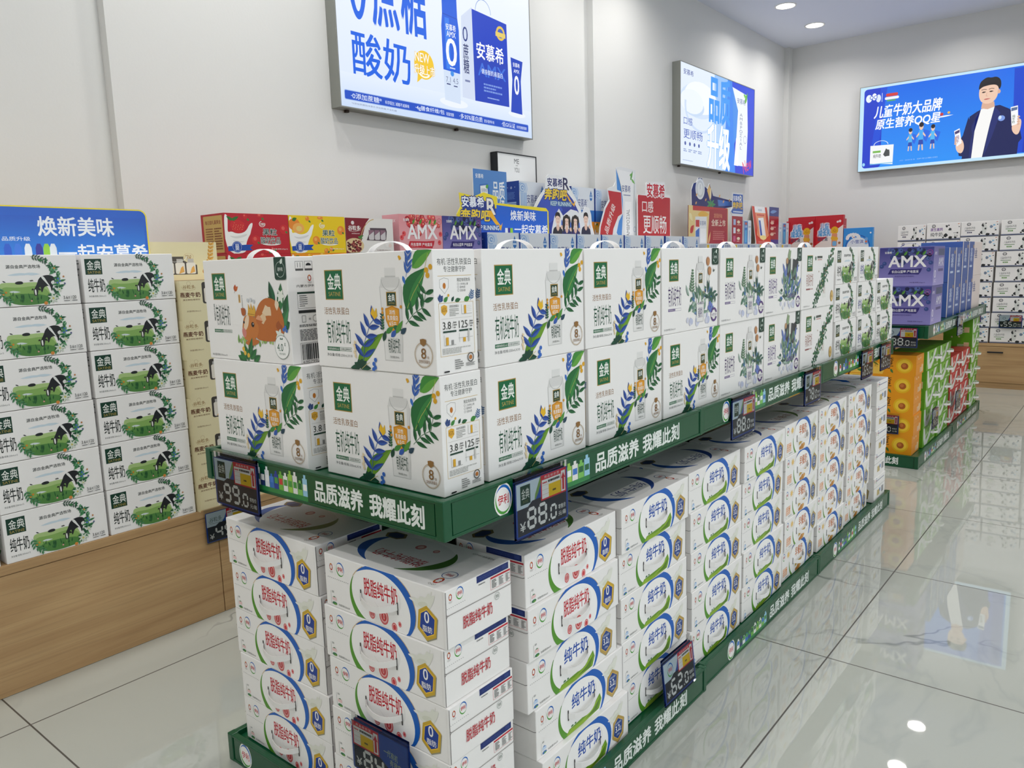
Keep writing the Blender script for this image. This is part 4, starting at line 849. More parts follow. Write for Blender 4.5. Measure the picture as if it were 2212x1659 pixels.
# ------------------------------------------------------------------ wooden wall counters
XC = -1.3918
def counters():
    t = empty('wall_counter', (XC, 0, 0)); tag(t, 'long oak laminate counter along the left wall', 'counter')
    m = MB(); m.box(-.555, -3.0, 0, -.006, 6.515, .358); m.build('body', M_WOODY, t)
    m = MB(); m.bbox(-.0055, -3.0, .001, 0, .055, .357, .0005); m.bbox(-.0055, .058, .001, 0, 6.515, .357, .0005); m.build('front_panel', M_WOODY, t)
    m = MB(); m.bbox(-.556, -3.0, .3585, .002, 6.515, .387, .0015); m.build('worktop', M_WOODY, t)
    m = MB(); m.box(-.55, -.92, .3875, -.122, -.085, 1.203); m.box(-.55, -.084, .3875, -.105, .2935, 1.1735)
    m.box(-.555, .294, .3875, -.203, 1.172, 1.1155); m.box(-.555, 1.1725, .3875, -.203, 1.760, 1.217); m.box(-.555, 1.7605, .3875, -.203, 6.50, 1.149)
    m.box(-.555, 1.775, 1.149, -.317, 6.50, 1.3115); m.build('riser', M_WOODY, t)
    t = empty('wall_counter', (.3, 6.53, 0)); tag(t, 'oak laminate counter with drawers below the white packs by back wall', 'counter')
    m = MB(); m.box(-2.24, .01, .05, 1.6, .50, .370); m.build('body', M_WOODX, t)
    m = MB(); m.box(-2.24, .012, 0, 1.6, .05, .05); m.build('plinth', M_WOODX, t)
    m = MB(); m.bbox(-2.24, -.002, .3705, 1.6, .50, .395, .0015); m.build('worktop', M_WOODX, t)
    for i, (a, b) in enumerate(((-1.65, -.93), (-.926, -.555), (-.551, .10), (.104, .82), (.824, 1.6))):
        m = MB(); m.bbox(a, 0, .053, b, .0095, .367, .001); d = m.build('drawer', M_WOODX, t)
        c = -.19 if i == 2 else (a+b)/2
        m = MB(); m.bbox(c-.06, -.022, .312, c+.06, -.012, .325, .003); m.box(c-.05, -.013, .315, c-.04, 0, .322); m.box(c+.04, -.013, .315, c+.05, 0, .322); m.build('handle', M_BLACK, d)
    m = MB(); m.box(-2.03, .012, .3955, -1.262, .075, 1.254); m.box(-1.018, .019, .3955, -.518, .19, 1.1640); m.build('riser', M_WOODX, t)
counters()

# ------------------------------------------------------------------ green display racks
def products(A, x0, y0, x1, y1, seed=1):
    """row of small printed bottles and packs on a grassy band"""
    R = random.Random(seed); A.rect(x0, y0, x1, y0+(y1-y0)*.3, (44, 130, 70)); n = 11; w = (x1-x0)/n
    for k in range(n):
        c = [(236, 238, 236), (40, 60, 110), (226, 232, 236), (40, 110, 190), (34, 60, 150), (110, 180, 70), (232, 234, 230), (150, 200, 80), (230, 230, 226), (120, 190, 90), (150, 200, 226)][k]
        h = R.uniform(.6, .98); a = x0+w*k+w*.08; b = x0+w*(k+1)
        A.rect(a, y0+(y1-y0)*.18, b, y0+(y1-y0)*h*.86, c); A.rect(a+w*.25, y0+(y1-y0)*h*.86, b-w*.25, y0+(y1-y0)*h, c)
        A.rect(a+w*.1, y0+(y1-y0)*.38, b-w*.1, y0+(y1-y0)*.60, R.choice(((28, 100, 60), (60, 120, 200), (240, 244, 240), (200, 60, 60), (70, 150, 70))))
def strip_art(w, logo=.16, pic=(.205, .455), txt=((.48, .667), (.688, .876)), seed=1):
    A = Art(w, .07)
    if logo is not None: yili(A, logo, .5, .0255, True)
    if pic: products(A, pic[0], .08, pic[1], .92, seed)
    A.text('品质滋养', txt[0][0], .20, txt[0][1], .79, (232, 238, 234), .06); A.text('我耀此刻', txt[1][0], .20, txt[1][1], .79, (232, 238, 234), .06)
    return A
M_STRIP = printed('green_printed_strip', 0.26)
GS = (10, 80, 48)
def tray(name, parent, x0, x1, y0, y1, z, faces, lf=True, lb=True):
    """shallow green tray: floor, ribbed lips; printed strips slotted into the lips. x0 left, x1 right, z bottom"""
    m = MB(); h = .07; t = .012
    a, b = y0+(t if lf else .0004), y1-(t if lb else .0004)
    m.box(x0+t, a, z+.045 if z > .3 else z+.0, x1-t, b, z+.057)
    if lf: m.bbox(x0, y0, z, x1, y0+t, z+h, .002)
    if lb: m.bbox(x0, y1-t, z, x1, y1, z+h, .002)
    m.bbox(x0, a, z, x0+t, b, z+h, .002); m.bbox(x1-t, a, z, x1, b, z+h, .002)
    for (a, b, c, d) in (((x0, y0, x1, y0),) if lf else ())+((x1, y0, x1, y1), (x0, y0, x0, y1)):     # raised rims along top and bottom of each lip
        for zz in (z, z+h-.006):
            if b == d: m.bbox(a, b-.003, zz, c, b+.001, zz+.006, .001)
            else: m.bbox(a-.001 if a == x1 else a-.003, b, zz, a+.003 if a == x1 else a+.001, d, zz+.006, .001)
    for (px, py) in ((x0, y0), (x1, y0), (x0, y1), (x1, y1)):
        sx = 1 if px == x0 else -1; sy = 1 if py == y0 else -1; ey = .004 if (lf if py == y0 else lb) else -.0004
        m.bbox(min(px-.004*sx, px+.016*sx), min(py-ey*sy, py+.016*sy), z-.0008, max(px-.004*sx, px+.016*sx), max(py-ey*sy, py+.016*sy), z+h+.001, .002)
    o = m.build(name, M_GREEN, parent)
    for f, A in faces.items():
        s = MB()
        if f == 'f': s.box(x0+.02, y0-.0015, z+.0065, x1-.02, y0-.0002, z+h-.0065, L(GS)); s.art(A, (x0, y0-.0015, z), (1, 0, 0), (0, 0, 1), (0, -1, 0))
        else: s.box(x1+.0002, y0+.02, z+.0065, x1+.0015, y1-.02, z+h-.0065, L(GS)); s.art(A, (x1+.0015, y0, z), (0, 1, 0), (0, 0, 1), (1, 0, 0))
        s.build('printed_strip', M_STRIP, o)
    return o
ZU = .7296
def rack(x0, x1, y0, y1, label, front=False, u=(0, 0, 0), b=(0, 0, 0), seed=1, bt=None, ux=None, fl=None, posts=(0, 0), pe=None, back=False):
    t = empty('display_rack', ((x0+x1)/2, (y0+y1)/2, 0)); tag(t, label, 'display rack', 'green two-level display racks')
    ox, oy = (x0+x1)/2, (y0+y1)/2; w = y1-y0
    fu = {'r': strip_art(w, seed=seed)}; fb = {'r': strip_art(w, .19, (.23, .47), ((.50, .68), (.70, .88)), seed+3)}
    if front: fu['f'] = strip_art(x1-x0, None, (.24, .465), ((.495, .675), (.70, .877)), seed+1); fb['f'] = strip_art(x1-x0, .085, None, ((.30, .47), (.50, .68)) if fl is None else ((.52, .68), (.71, .88)), seed)
    U0, U1 = (x0+.04, x1-.014) if ux is None else ux
    tray('upper_tray', t, U0-ox, U1-ox, y0-oy-(.012 if front and y0 < 0 else 0), y1-oy, ZU, fu, front, False if pe else back)
    tray('base_tray', t, x0-ox, x1-ox+(.004 if front else 0), y0-oy, y1-oy, .001, fb, front, back)
    for yy in (posts[0]-oy, posts[1]-oy):
        m = MB(); m.bbox(-.20-.02, yy-.02, .06, -.20+.02, yy+.02, ZU+.04, .003); m.build('post', M_GREEN2, t)
    m = MB(); m.box(-.217, (y0+.26 if front else y0+.03)-oy, .075, -.197, (pe or y1-.03)-oy, ZU+.035); m.build('back_panel', M_GREEN2, t)
    return t
RX0, RX1 = -.599, .197
rack(RX0, RX1+.003, -.400, .574, 'near green display rack, skim milk cases facing its front end', True, ux=(-.558, .188), posts=(-.10, .45))
rack(RX0, RX1-.001, .576, 1.569, 'middle green display rack with the 88.0 price tag at mid row', seed=4, ux=(-.558, .1845), posts=(.70, 1.45))
rack(RX0, RX1-.001, 1.571, 2.60, 'far end green display rack of the long row, before the apricot cases', seed=8, ux=(-.558, .1845), posts=(1.70, 2.30), pe=2.36, back=True)
rack(-.633, .163, 3.345, 4.347, 'green display rack with orange apricot cases and purple yogurt packs', True, seed=2, ux=(-.6, .185), fl=1, posts=(3.66, 4.25))
rack(-.633, .163, 4.349, 5.405, 'green display rack with red cases nearest the back counter', seed=6, ux=(-.6, .168), posts=(4.45, 5.30), back=True)

# ------------------------------------------------------------------ price tags
def price_art(main, dec, brand='satine', w=.168, h=.107, kind='std'):
    A = Art(w, h); A.rrect(0, 0, 1, 1, .004, (36, 66, 150)); A.rrect(.02, .02, .98, .98, .004, (44, 84, 170))
    if kind != 'arc':
        A.poly([(.02, .98), (.50, .98), (.42, .70), (.32, .52), (.02, .52)], (206, 222, 230)); A.poly([(.46, .98), (.50, .98), (.42, .70), (.34, .56), (.36, .70)], (120, 160, 80) if brand == 'satine' else (206, 222, 230))
        if brand == 'satine': A.rect(.09, .58, .27, .93, DGRN); A.text('金典', .11, .68, .25, .87, (236, 240, 232)); A.text('SATINE', .13, .61, .23, .66, (110, 120, 80))
        elif brand == 'yili': yili(A, .22, .75, .0165)
        elif brand == 'grain': A.text('谷粒多', .09, .66, .36, .82, (110, 130, 126), .02); A.line([(.07, .72), (.10, .62), (.28, .60), (.38, .66)], .0014, (130, 150, 146))
        else: A.cres(.22, .76, .07, .10, 0, 360, .3, (120, 140, 160), 14, False)
    A.poly([(.03, .03), (.97, .03), (.97, .55), (.90, .60), (.30, .60), (.22, .52), (.03, .52)], (52, 54, 62))
    if kind == 'arc':
        A.ell(.70, .50, .30, .50, (48, 84, 170), 30, clip=True); A.poly([(.03, .03), (.97, .03), (.97, .16), (.62, .40), (.45, .56), (.03, .56)], (56, 60, 68)); A.text('一代有机', .58, .60, .82, .74, (170, 190, 150), .01, rot=-.12); A.text('有我定义', .68, .42, .94, .56, (170, 190, 150), .01, rot=-.12); A.rect(.0, .86, .12, .98, (196, 214, 214))
    if kind != 'arc':
        x0, y0, x1, y1 = .47, .52, .97, .99
    else: x0, y0, x1, y1 = .02, .50, .50, .99
    # paper sticker with red border, yellow field and arrow
    A.rect(x0, y0, x1, y1, (206, 46, 60)); X = lambda u: x0+(x1-x0)*u; Y = lambda v: y0+(y1-y0)*v
    A.rect(X(.04), Y(.06), X(.78), Y(.80), (244, 242, 238)); A.rect(X(.80), Y(.06), X(.96), Y(.90), (244, 242, 238)); A.rect(X(.30), Y(.06), X(.78), Y(.56), (240, 196, 34))
    A.text('商品标价签', X(.14), Y(.84), X(.72), Y(.95), (240, 220, 220), .0, space=1.4)
    for v in (.22, .40, .58): A.line([(X(.05), Y(v)), (X(.30), Y(v))], .0004, (206, 46, 60))
    A.block(X(.06), Y(.62), X(.24), Y(.74), 1, (206, 46, 60), 2); A.block(X(.28), Y(.60), X(.74), Y(.78), 1, INK, 3); A.block(X(.45), Y(.2), X(.58), Y(.34), 1, (90, 80, 40), 4)
    A.poly([(X(.84), Y(.12)), (X(.92), Y(.12)), (X(.92), Y(.60)), (X(.96), Y(.60)), (X(.88), Y(.84)), (X(.80), Y(.60)), (X(.84), Y(.60))], (206, 46, 60))
    D = (238, 238, 234); A.text('¥', .07, .10, .17, .27, D, .02); x = .20
    for ch in main: sevenseg(A, ch, x, .09, x+.17, .49, D, .0); x += .205
    if dec is not None:
        A.disc(x+.005, .11, .0022, D); sevenseg(A, dec, x+.03, .09, x+.155, .38, D); A.text('零售价', .80, .23, .95, .32, D, .01); A.text('元/箱', .80, .10, .95, .19, D, .01)
    return A
def price_tag(loc, rz, label, A, tilt=0.0, hook=True, group='price tags on the racks'):
    """loc = lower left corner of the card, seen from its front"""
    t = empty('price_tag', loc, rz, tilt); tag(t, label, 'price tag', group)
    m = MB(); m.box(.003, -.0010, .003, A.w-.003, .0010, A.h-.003, L((40, 70, 150))); m.art(A, (0, -.0010, 0), (1, 0, 0), (0, 0, 1), (0, -1, 0)); m.build('price_card', M_GLOSS, t)
    a, b, y, hh = -.002, A.w+.002, -.0026, A.h+.012; m = MB(); m.add([(a, y, -.003), (b, y, -.003), (b, y, hh), (a, y, hh), (a, .0022, -.003), (b, .0022, -.003), (b, .0022, hh), (a, .0022, hh)], [(0, 1, 2, 3), (7, 6, 5, 4), (0, 4, 5, 1)])
    if hook: m.add([(a, y, hh), (b, y, hh), (b, .014, hh+.0006), (a, .014, hh+.0006)], [(0, 1, 2, 3)])
    m.build('holder', M_ACRYL, t); return t
H = PI/2
XT = .2005
ZT = ZU+.07+.0022-.1202     # hangs from the tray rim
price_tag((-.512, -.4245, ZT), 0, '99.0 price tag hanging at the near rack left corner', price_art('99', '0'))
price_tag((XT, -.236, ZT), H, '88.0 price tag beside the red and white emblem on the near tray side', price_art('88', '0'))
price_tag((XT-.004, .750, ZT), H, '88.0 price tag on the middle rack below the bottle boxes', price_art('88', '0'))
price_tag((XT-.004, 1.358, ZT), H, '78.0 price tag on the middle rack, last along its tray', price_art('78', '0'))
price_tag((XT-.004, 2.05, ZT), H, 'glare-covered price tag on the far rack, below the small packs', price_art('65', '0'))
price_tag((XT-.004, 2.345, ZT), H, 'last price tag along the far rack, in front of apricot cases', price_art('65', '0'))
price_tag((.215, .322, .078), H, '62.0 price tag leaning on the near base tray rim', price_art('62', '0', 'yili'), -.10, False, 'price tags on the lower cases')
price_tag((-.098, -.412, .196), 0, 'price tag reading 84 on the front of the skim milk cases', price_art('84', None, 'x', .165, .105, 'arc'), 0, False, 'price tags on the lower cases')
price_tag((XC+.008, .008, .268), H, '45.0 price tag hanging on the left wooden counter edge', price_art('45', '0', 'grain'), 0, True, 'price tags on the counters')
price_tag((-.024, 3.3175, ZT), 0, '98.0 price tag below the purple blueberry yogurt packs', price_art('98', '0', 'kid'))
price_tag((.2005, 4.115, ZT), H, 'narrow-seen price tag on the side tray above green cases', price_art('68', '0', 'kid'))
price_tag((-.115, 3.392, .178), 0, 'price tag half hidden in front of the apricot cases', price_art('56', '0', 'yili'), 0, False, 'price tags on the lower cases')
price_tag((.172, 3.66, .172), H, 'price tag on the green cases nearest the apricot stack', price_art('46', '0', 'yili'), 0, False, 'price tags on the lower cases')
price_tag((.172, 4.375, .172), H, 'price tag on the red cases of the rear rack', price_art('46', '0', 'yili'), 0, False, 'price tags on the lower cases')
price_tag((.125, 6.508, .535), 0, '55.0 price tag on white cow packs, rightmost on the back counter', price_art('55', '0', 'kid'), 0, False, 'price tags on the counters')
price_tag((-.178, 6.508, .535), 0, '55.0 price tag on white cow packs, half behind the rack tray', price_art('55', '0', 'kid'), 0, False, 'price tags on the counters')

# ------------------------------------------------------------------ gift boxes on the upper trays
ORD = {1: 'topmost', 2: 'second from top', 3: 'third from top', 4: 'fourth from top', 5: 'fifth from top', 6: 'sixth from top', 7: 'seventh from top', 8: 'lowest', 9: 'ninth from top'}
TZ = ZU+.0583                                    # tray floor
GH = .2168
def gift_proto(name, front, side, w, d=.107, handle=False):
    o = carton(name, w, d, GH, {'f': front, 'r': side, 'l': side, 'b': front})
    if handle: gift_handle(o, w, d, GH)
    return o
P = {}
GF, GSD, PS = gift_front(), gift_side(), gift_plain_side()
def gift(kind, handle):
    k = (kind, handle)
    if k not in P:
        A = {'leaf': GF, 'calf': None, 'bottle': None, 'cow': None, 'herb': None}[kind]
        if A is None: A = {'calf': calf_front, 'bottle': lambda: purple_front(0), 'cow': lambda: purple_front(1), 'herb': herb_front}[kind]()
        P[k] = ('new', gift_proto('milk_gift_box', A, {'leaf': GSD, 'calf': calf_side()}.get(kind, PS), A.w, handle=handle))
    st, o = P[k]
    if st == 'new': P[k] = ('used', o); return o, True
    return o, False
def place(pair, loc, rz, label, cat, group, sy=None):
    o, new = pair
    if not new: o = copy_thing(o, loc, label, rz)
    else: o.location = loc; o.rotation_euler = (0, 0, rz)
    tag(o, label, cat, group)
    if sy: o.scale = (sy, 1, 1)
    return o
GG = 'organic milk gift boxes on the green racks'
XB = .147
z1, z2 = TZ, TZ+GH
place(gift('leaf', False), (-.1795, -.366, z1), 0, 'blue and green leaf milk gift box at the tray corner, lower one', 'milk box', GG)
place(gift('leaf', True), (-.182, -.368, z2), 0, 'blue and green leaf milk gift box topping the near corner stack', 'milk box', GG)
place(gift('leaf', False), (-.538, -.390, z1), 0, 'leaf milk gift box directly under the lying calf box', 'milk box', GG)
place(gift('calf', True), (-.550, -.388, z2), 0, 'milk gift box with orange calf wearing a crown', 'milk box', GG)
low = [('leaf', -.245, None, 'leaf milk gift box, first along the lower side row behind corner'), ('leaf', .096, 1.02, 'leaf milk gift box, second along the lower side row'), ('leaf', .440, 1.02, 'leaf milk gift box, third along the lower side row'),
       ('bottle', .777, 1.0, 'lower milk gift box with bottle among blue flowers and purple text'), ('cow', 1.112, .985, 'lower milk gift box with cow among blue herbs'), ('herb', 1.452, 1.0, 'lower milk gift box with pink text and dark green herbs')]
for kd, y, sc, lb in low: place(gift(kd, False), (XB, y, z1), H, lb, 'milk box', GG, sc)
top = [('leaf', -.245, None, 'leaf milk gift box, first along the upper side row behind corner'), ('leaf', .088, 1.03, 'leaf milk gift box, second along the upper side row beside purple one'), ('bottle', .432, .995, 'upper bottle milk gift box with purple text, beside the leaf boxes'),
       ('bottle', .765, 1.0, 'upper bottle milk gift box with purple text, further from the leaf boxes'), ('cow', 1.098, 1.0, 'upper milk gift box with cow among blue herbs'), ('herb', 1.435, 1.0, 'upper milk gift box with pink text and dark green herbs')]
for kd, y, sc, lb in top: place(gift(kd, True), (XB+(.004 if y > .5 else 0), y, z2), H, lb, 'milk box', GG, sc)

R0 = random.Random(9)
# small meadow packs on the far tray
MF, MFB = meadow_front(), meadow_front(True)
def pack_side():
    A = Art(.115, .145); A.rect(.2, .3, .8, .5, (226, 232, 226)); A.block(.15, .55, .85, .9, 6, (120, 126, 122), 3); A.leaf(.3, .08, .7, .25, .015, (60, 124, 74)); return A
PSD = pack_side()
mead = {False: ['new', carton('milk_pack', .283, .115, .145, {'f': MF, 'r': PSD, 'l': PSD})], True: ['new', carton('milk_pack', .283, .115, .145, {'f': MFB, 'r': PSD, 'l': PSD})]}
def meadow(blue, loc, rz, label, group):
    st = mead[blue]; new = st[0] == 'new'; st[0] = 'used'
    o = place((st[1], new), loc, rz, label, 'milk pack', group); return o
FG = 'cow meadow milk packs on the far rack'
rows = {0: 'bottom', 1: 'middle', 2: 'top'}; colw = {0: 'nearest', 1: 'second', 2: 'furthest'}
for r in range(3):
    for c, y in enumerate((1.838, 2.142, 2.440)):
        if r == 2 and c == 2: continue
        yy = y-(.014*r if r < 2 else .010) + (.012 if r == 2 and c == 1 else 0)
        meadow(c == 1, (XB+.002, yy, TZ+.145*r), H, 'small white cow meadow pack on far rack, %s row, %s column' % (rows[r], colw[c]), FG)
# left counter: two and a half visible columns of meadow packs, six high
CT = .3872
LG = 'cow meadow milk packs on the left counter'
for c, (y, lb) in enumerate(((-.298, 'beside the oat packs'), (-.593, 'second column from the oat packs'), (-.888, 'third column from the oat packs'))):
    for r in range(6):
        j = random.uniform(-.003, .003)
        meadow(False, (XC-.001, y+j, CT+.146*r), H, 'cow meadow milk pack %s, %s' % (lb, ORD[6-r] if r else 'bottom one'), LG)
# cream oat packs
OF, OT = oat_front(), oat_top_front()
def cream_side(h):
    A = Art(.115, h); A.rect(0, 0, 1, 1, (226, 214, 172)); A.block(.2, .2, .8, .8, 7, (170, 140, 96), 2); return A
def cream(A, w, h):
    B = Art(w, h); B.rect(0, 0, 1, 1, (232, 222, 182)); B.p += A.p; return B
OG = 'cream oat packs on the left counter'
oat = carton('oat_milk_pack', .283, .095, .131, {'f': cream(OF, .283, .131), 'l': cream_side(.131), 'r': cream_side(.131)}, (232, 222, 182))
for r in range(6):
    loc = (XC-.002, -.010+R0.uniform(-.002, .002), CT+.131*r)
    lb = 'cream oat milk pack, %s of the front stack' % ('bottom one' if r == 0 else ORD[6-r])
    if r == 0: oat.location = loc; oat.rotation_euler = (0, 0, H); tag(oat, lb, 'oat milk pack', OG)
    else: copy_thing(oat, loc, lb, H)
o = carton('oat_milk_pack', .283, .12, .131, {'f': cream(OT, .283, .131), 'l': cream_side(.131), 'r': cream_side(.131)}, (232, 222, 182))
o.location = (-1.518, -.066, 1.174); o.rotation_euler = (0, 0, H); tag(o, 'cream oat pack with bottle window, behind and above the front oat stack', 'oat milk pack', OG)

# ------------------------------------------------------------------ yogurt packs along the left counter
YG = 'yogurt packs in the row on the left counter'
XY = -1.595
def yog(name, A, side, d, h, base, y, z, label, cat='yogurt pack', group=YG):
    o = carton(name, A.w, d, h, {'f': A, 'l': side} if side else {'f': A}, base); o.location = (XY, y, z); o.rotation_euler = (0, 0, H); tag(o, label, cat, group); return o
RA = fruit_front((192, 36, 50), (206, 44, 50), (226, 96, 86), (40, 70, 60)); YA = fruit_front((240, 204, 28), (236, 140, 50), (244, 176, 90), (44, 84, 66), True); OA = fruit_front((240, 150, 30), (238, 176, 40), (246, 200, 90), (120, 60, 20), True)
FS = fruit_side(); FW = (.281, .150)
for A in (RA, YA, OA): A.w, A.h = FW
FS.w, FS.h = .16, .150
BA = bean_front(); BA.w, BA.h = .272, .148
rz0 = 1.116
yog('yogurt_pack', RA, FS, .16, .150, (186, 34, 46), .302, rz0+.1505, 'red strawberry yogurt pack with gold side panel, upper one')
copy_thing(bpy.context.scene.objects['yogurt_pack'], (XY, .303, rz0), 'red yogurt pack mostly hidden below the strawberry pack', H)
yog('yogurt_pack', YA, None, .15, .150, (236, 200, 40), .5855, rz0+.1505, 'bright yellow peach yogurt pack beside the red strawberry pack')
yog('yogurt_pack', OA, None, .15, .150, (236, 150, 40), .5865, rz0, 'orange yogurt pack mostly hidden below the yellow one')
yog('grain_milk_pack', BA, None, .15, .148, (226, 220, 216), .8695, rz0+.1505, 'dark red and white red-bean milk pack with window', 'milk pack')
copy_thing(bpy.context.scene.objects['grain_milk_pack'], (XY, .871, rz0+.0005), 'dark red bean milk pack mostly hidden below its twin', H)
def straw_side():
    A = Art(.112, .222); A.grad(0, 0, 1, 1, (226, 170, 178), (222, 158, 166)); A.text('AMX', .40, .84, .80, .90, (246, 240, 242), .02); A.block(.2, .15, .8, .5, 5, (236, 196, 200), 3); return A
BF, SF = amx_front('berry'), amx_front('straw')
SF.w = SF.h = 0; SF.w, SF.h = .283, .222
yog('yogurt_pack', SF, straw_side(), .112, .222, (220, 160, 166), 1.180, 1.2175, 'pink strawberry yogurt pack beside the purple blueberry one')
BL = amx_front('berry'); BL.w, BL.h = .286, .222
yog('yogurt_pack', BL, None, .112, .222, (84, 84, 152), 1.4655, 1.2175, 'purple blueberry yogurt pack on the left counter beside the pink one')
AF, AS = amb_front(), amb_side(); AF.w, AF.h = .273, .216; AS.h = .216
amb = carton('yogurt_pack', .273, .112, .216, {'f': AF, 'l': AS, 'r': AS}, (216, 222, 230))
AG = 'white and pale blue yogurt packs in the front row'
words = ['first', 'second', 'third', 'fourth', 'fifth', 'sixth', 'seventh', 'eighth', 'ninth', 'tenth', 'eleventh', 'twelfth', 'thirteenth']
for k in range(9):
    y = 1.788+.2755*k+(.01 if k > 6 else 0); lb = 'white and pale blue yogurt pack, %s from the purple blueberry pack' % words[k]
    if k == 0: amb.location = (XY, y, 1.1493); amb.rotation_euler = (0, 0, H); tag(amb, lb, 'yogurt pack', AG)
    else: copy_thing(amb, (XY, y, 1.1493), lb, H)
for y, p1, p2 in ((2.325, 'blue and white yogurt pack standing high behind the arched board', 'orange fruit yogurt pack under the left raised blue pack'), (2.86, 'blue and white yogurt pack standing high between arch and arrow boards', 'orange fruit yogurt pack under the middle raised blue pack'), (3.138, 'blue and white yogurt pack partly behind the red arrow board', 'orange fruit yogurt pack under the right raised blue pack')):
    o = copy_thing(amb, (-1.80, y, 1.4620), p1, H); o['group'] = 'yogurt packs in the raised second row'
    if y < 2.4:
        f0 = f = carton('yogurt_pack', .281, .12, .150, {'f': OA}, (226, 200, 160)); f.location = (-1.80, y-.006, 1.3117); f.rotation_euler = (0, 0, H); tag(f, p2, 'yogurt pack', 'orange packs in the second row')
    else: copy_thing(f0, (-1.80, y-.004+(.004 if y > 3 else -.006), 1.3117), p2, H)
# low small packs further along
def low_front(k):
    A = Art(.25, .165); A.rect(0, 0, 1, 1, (214, 222, 230)); A.rect(0, .45, 1, .75, (120, 168, 216) if k % 2 == 0 else (206, 160, 150)); A.text('安慕希', .3, .80, .7, .95, (50, 80, 150)); A.rect(.04, .1, .2, .95, (60, 116, 190) if k % 2 else (236, 200, 60)); return A
for k in range(7):
    A = low_front(k); o = carton('yogurt_pack', .25, .112, .165, {'f': A}, (206, 214, 224)); o.location = (XY, 4.405+.268*k, 1.1493); o.rotation_euler = (0, 0, H)
    tag(o, 'low pale blue yogurt pack under the far standees, %s along' % words[k], 'yogurt pack', 'low yogurt packs under the far standees')

# ------------------------------------------------------------------ brick-pack milk cases on the base trays
CH = .1125; CW = .342; CD = .185; BZ = .0595
cases = {}
def case(kind, top, strapped=True):
    k = (kind, top)
    if k not in cases:
        f, s = case_front(kind), case_side(kind); ar = {'f': f, 'r': s, 'l': s}
        if top: ar['t'] = case_top(kind)
        o = carton('milk_case', CW, CD, CH, ar, (244, 242, 240)); strap(o); cases[k] = ['new', o]
    q = cases[k]; new = q[0] == 'new'; q[0] = 'used'; return q[1], new
nmK = {'skim': 'skim milk case with red lettering', 'pure': 'milk case with blue lettering', 'oat': 'breakfast milk case with orange lettering'}
CG = 'white milk cases on the base trays'
lay = {0: 'bottom one', 1: 'fourth from top', 2: 'third from top', 3: 'second from top', 4: 'topmost'}
R = random.Random(21)
for c, (x, lb) in enumerate(((-.572, 'front left stack'), (-.192, 'front right stack'))):
    for r in range(5):
        dx = R.uniform(-.005, .005)+(.012*(4-r)/4 if c == 0 else 0); dy = R.uniform(-.002, .002)
        place(case('skim', r == 4), (x+dx, -.386+dy+(.012 if c == 0 else 0), BZ+.0007+CH*r), 0, 'white %s, %s, %s' % (nmK['skim'], lb, lay[r]), 'milk case', CG)
cols = [(-.172, ['pure', 'pure', 'pure', 'skim', 'skim'], 'side column behind the front stack'), (.190, ['pure']*5, 'second side column'), (.548, ['pure']*5, 'third side column'), (.905, ['pure']*5, 'fourth side column, next to orange lettering'),
        (1.266, ['oat']*5, 'fifth side column, first with orange lettering'), (1.625, ['oat']*5, 'sixth side column'), (1.985, ['oat']*5, 'seventh and last side column')]
for c, (y, ks, lb) in enumerate(cols):
    for r in range(5):
        kd = ks[r]; dx = R.uniform(-.006, .004); dy = R.uniform(-.005, .005)
        if c == 0 and r < 2: dx += .012-.004*r; dy += .018
        place(case(kd, r == 4), (.170+dx, y+dy, BZ+.0007+CH*r), H, 'white %s, %s, %s' % ({'skim': 'skim milk case', 'pure': 'milk case', 'oat': 'breakfast milk case'}[kd], lb, lay[r]), 'milk case', CG)
for r in range(5):   # end stack turned the other way
    place(case('oat', r == 4), (-.165+R.uniform(-.004, .004), 2.385, BZ+.0007+CH*r), 0, 'white milk case turned end-on at the far rack end, %s' % lay[r], 'milk case', CG).scale = (1, 1.05, 1)

# ------------------------------------------------------------------ second rack: fruit drink cases and yogurt packs
FH = .1135
AP, APS = fruit_case_front((238, 156, 26), (180, 110, 30), 'apricot'), fruit_case_side((232, 150, 52), (170, 100, 30))
GA, GAS = fruit_case_front((112, 172, 52), (80, 140, 34), 'apple'), fruit_case_side((104, 176, 40), (70, 130, 30))
RD, RDS = fruit_case_front((196, 62, 62), (160, 40, 44), 'red'), fruit_case_side((176, 48, 50), (130, 30, 34))
def fcase(A, Sd, base, hnd, top=(70, 78, 74)):
    o = carton('juice_case', .345, CD, FH, {'f': A, 'r': Sd, 'l': Sd}, base)
    if hnd: strap(o, .10, .25, .060, .004, .030)
    return o
pr = {'ap': [0, fcase(AP, APS, (238, 156, 26), False)], 'gr': [0, fcase(GA, GAS, (112, 176, 50), True)], 're': [0, fcase(RD, RDS, (190, 56, 58), True)]}
def fput(k, loc, rz, lb, g):
    q = pr[k]; new = q[0] == 0; q[0] = 1; return place((q[1], new), loc, rz, lb, 'juice case', g)
z0 = BZ+.0007
for r in range(5): fput('ap', (-.222+R.uniform(-.004, .004), 3.405, z0+FH*r), 0, 'orange apricot drink case, %s of the right stack' % lay[r], 'orange apricot cases')
for r in range(5): fput('ap', (-.575+R.uniform(-.004, .004), 3.405, z0+FH*r), 0, 'orange apricot drink case, %s of the left stack' % lay[r], 'orange apricot cases')
for c, y in enumerate((3.625, 3.985)):
    for r in range(5): fput('gr', (.135+R.uniform(-.004, .003), y+R.uniform(-.006, .006), z0+FH*r), H, 'green apple drink case, %s, %s' % ('stack behind the apricot cases' if c == 0 else 'stack beside the red cases', lay[r]), 'green apple cases')
for c, y in enumerate((4.36, 4.72)):
    for r in range(4): fput('re', (.135+R.uniform(-.004, .003), y, z0+FH*r), H, 'red fruit drink case, %s stack, %s' % ('nearer' if c == 0 else 'further', lay[r+1]), 'red fruit cases')
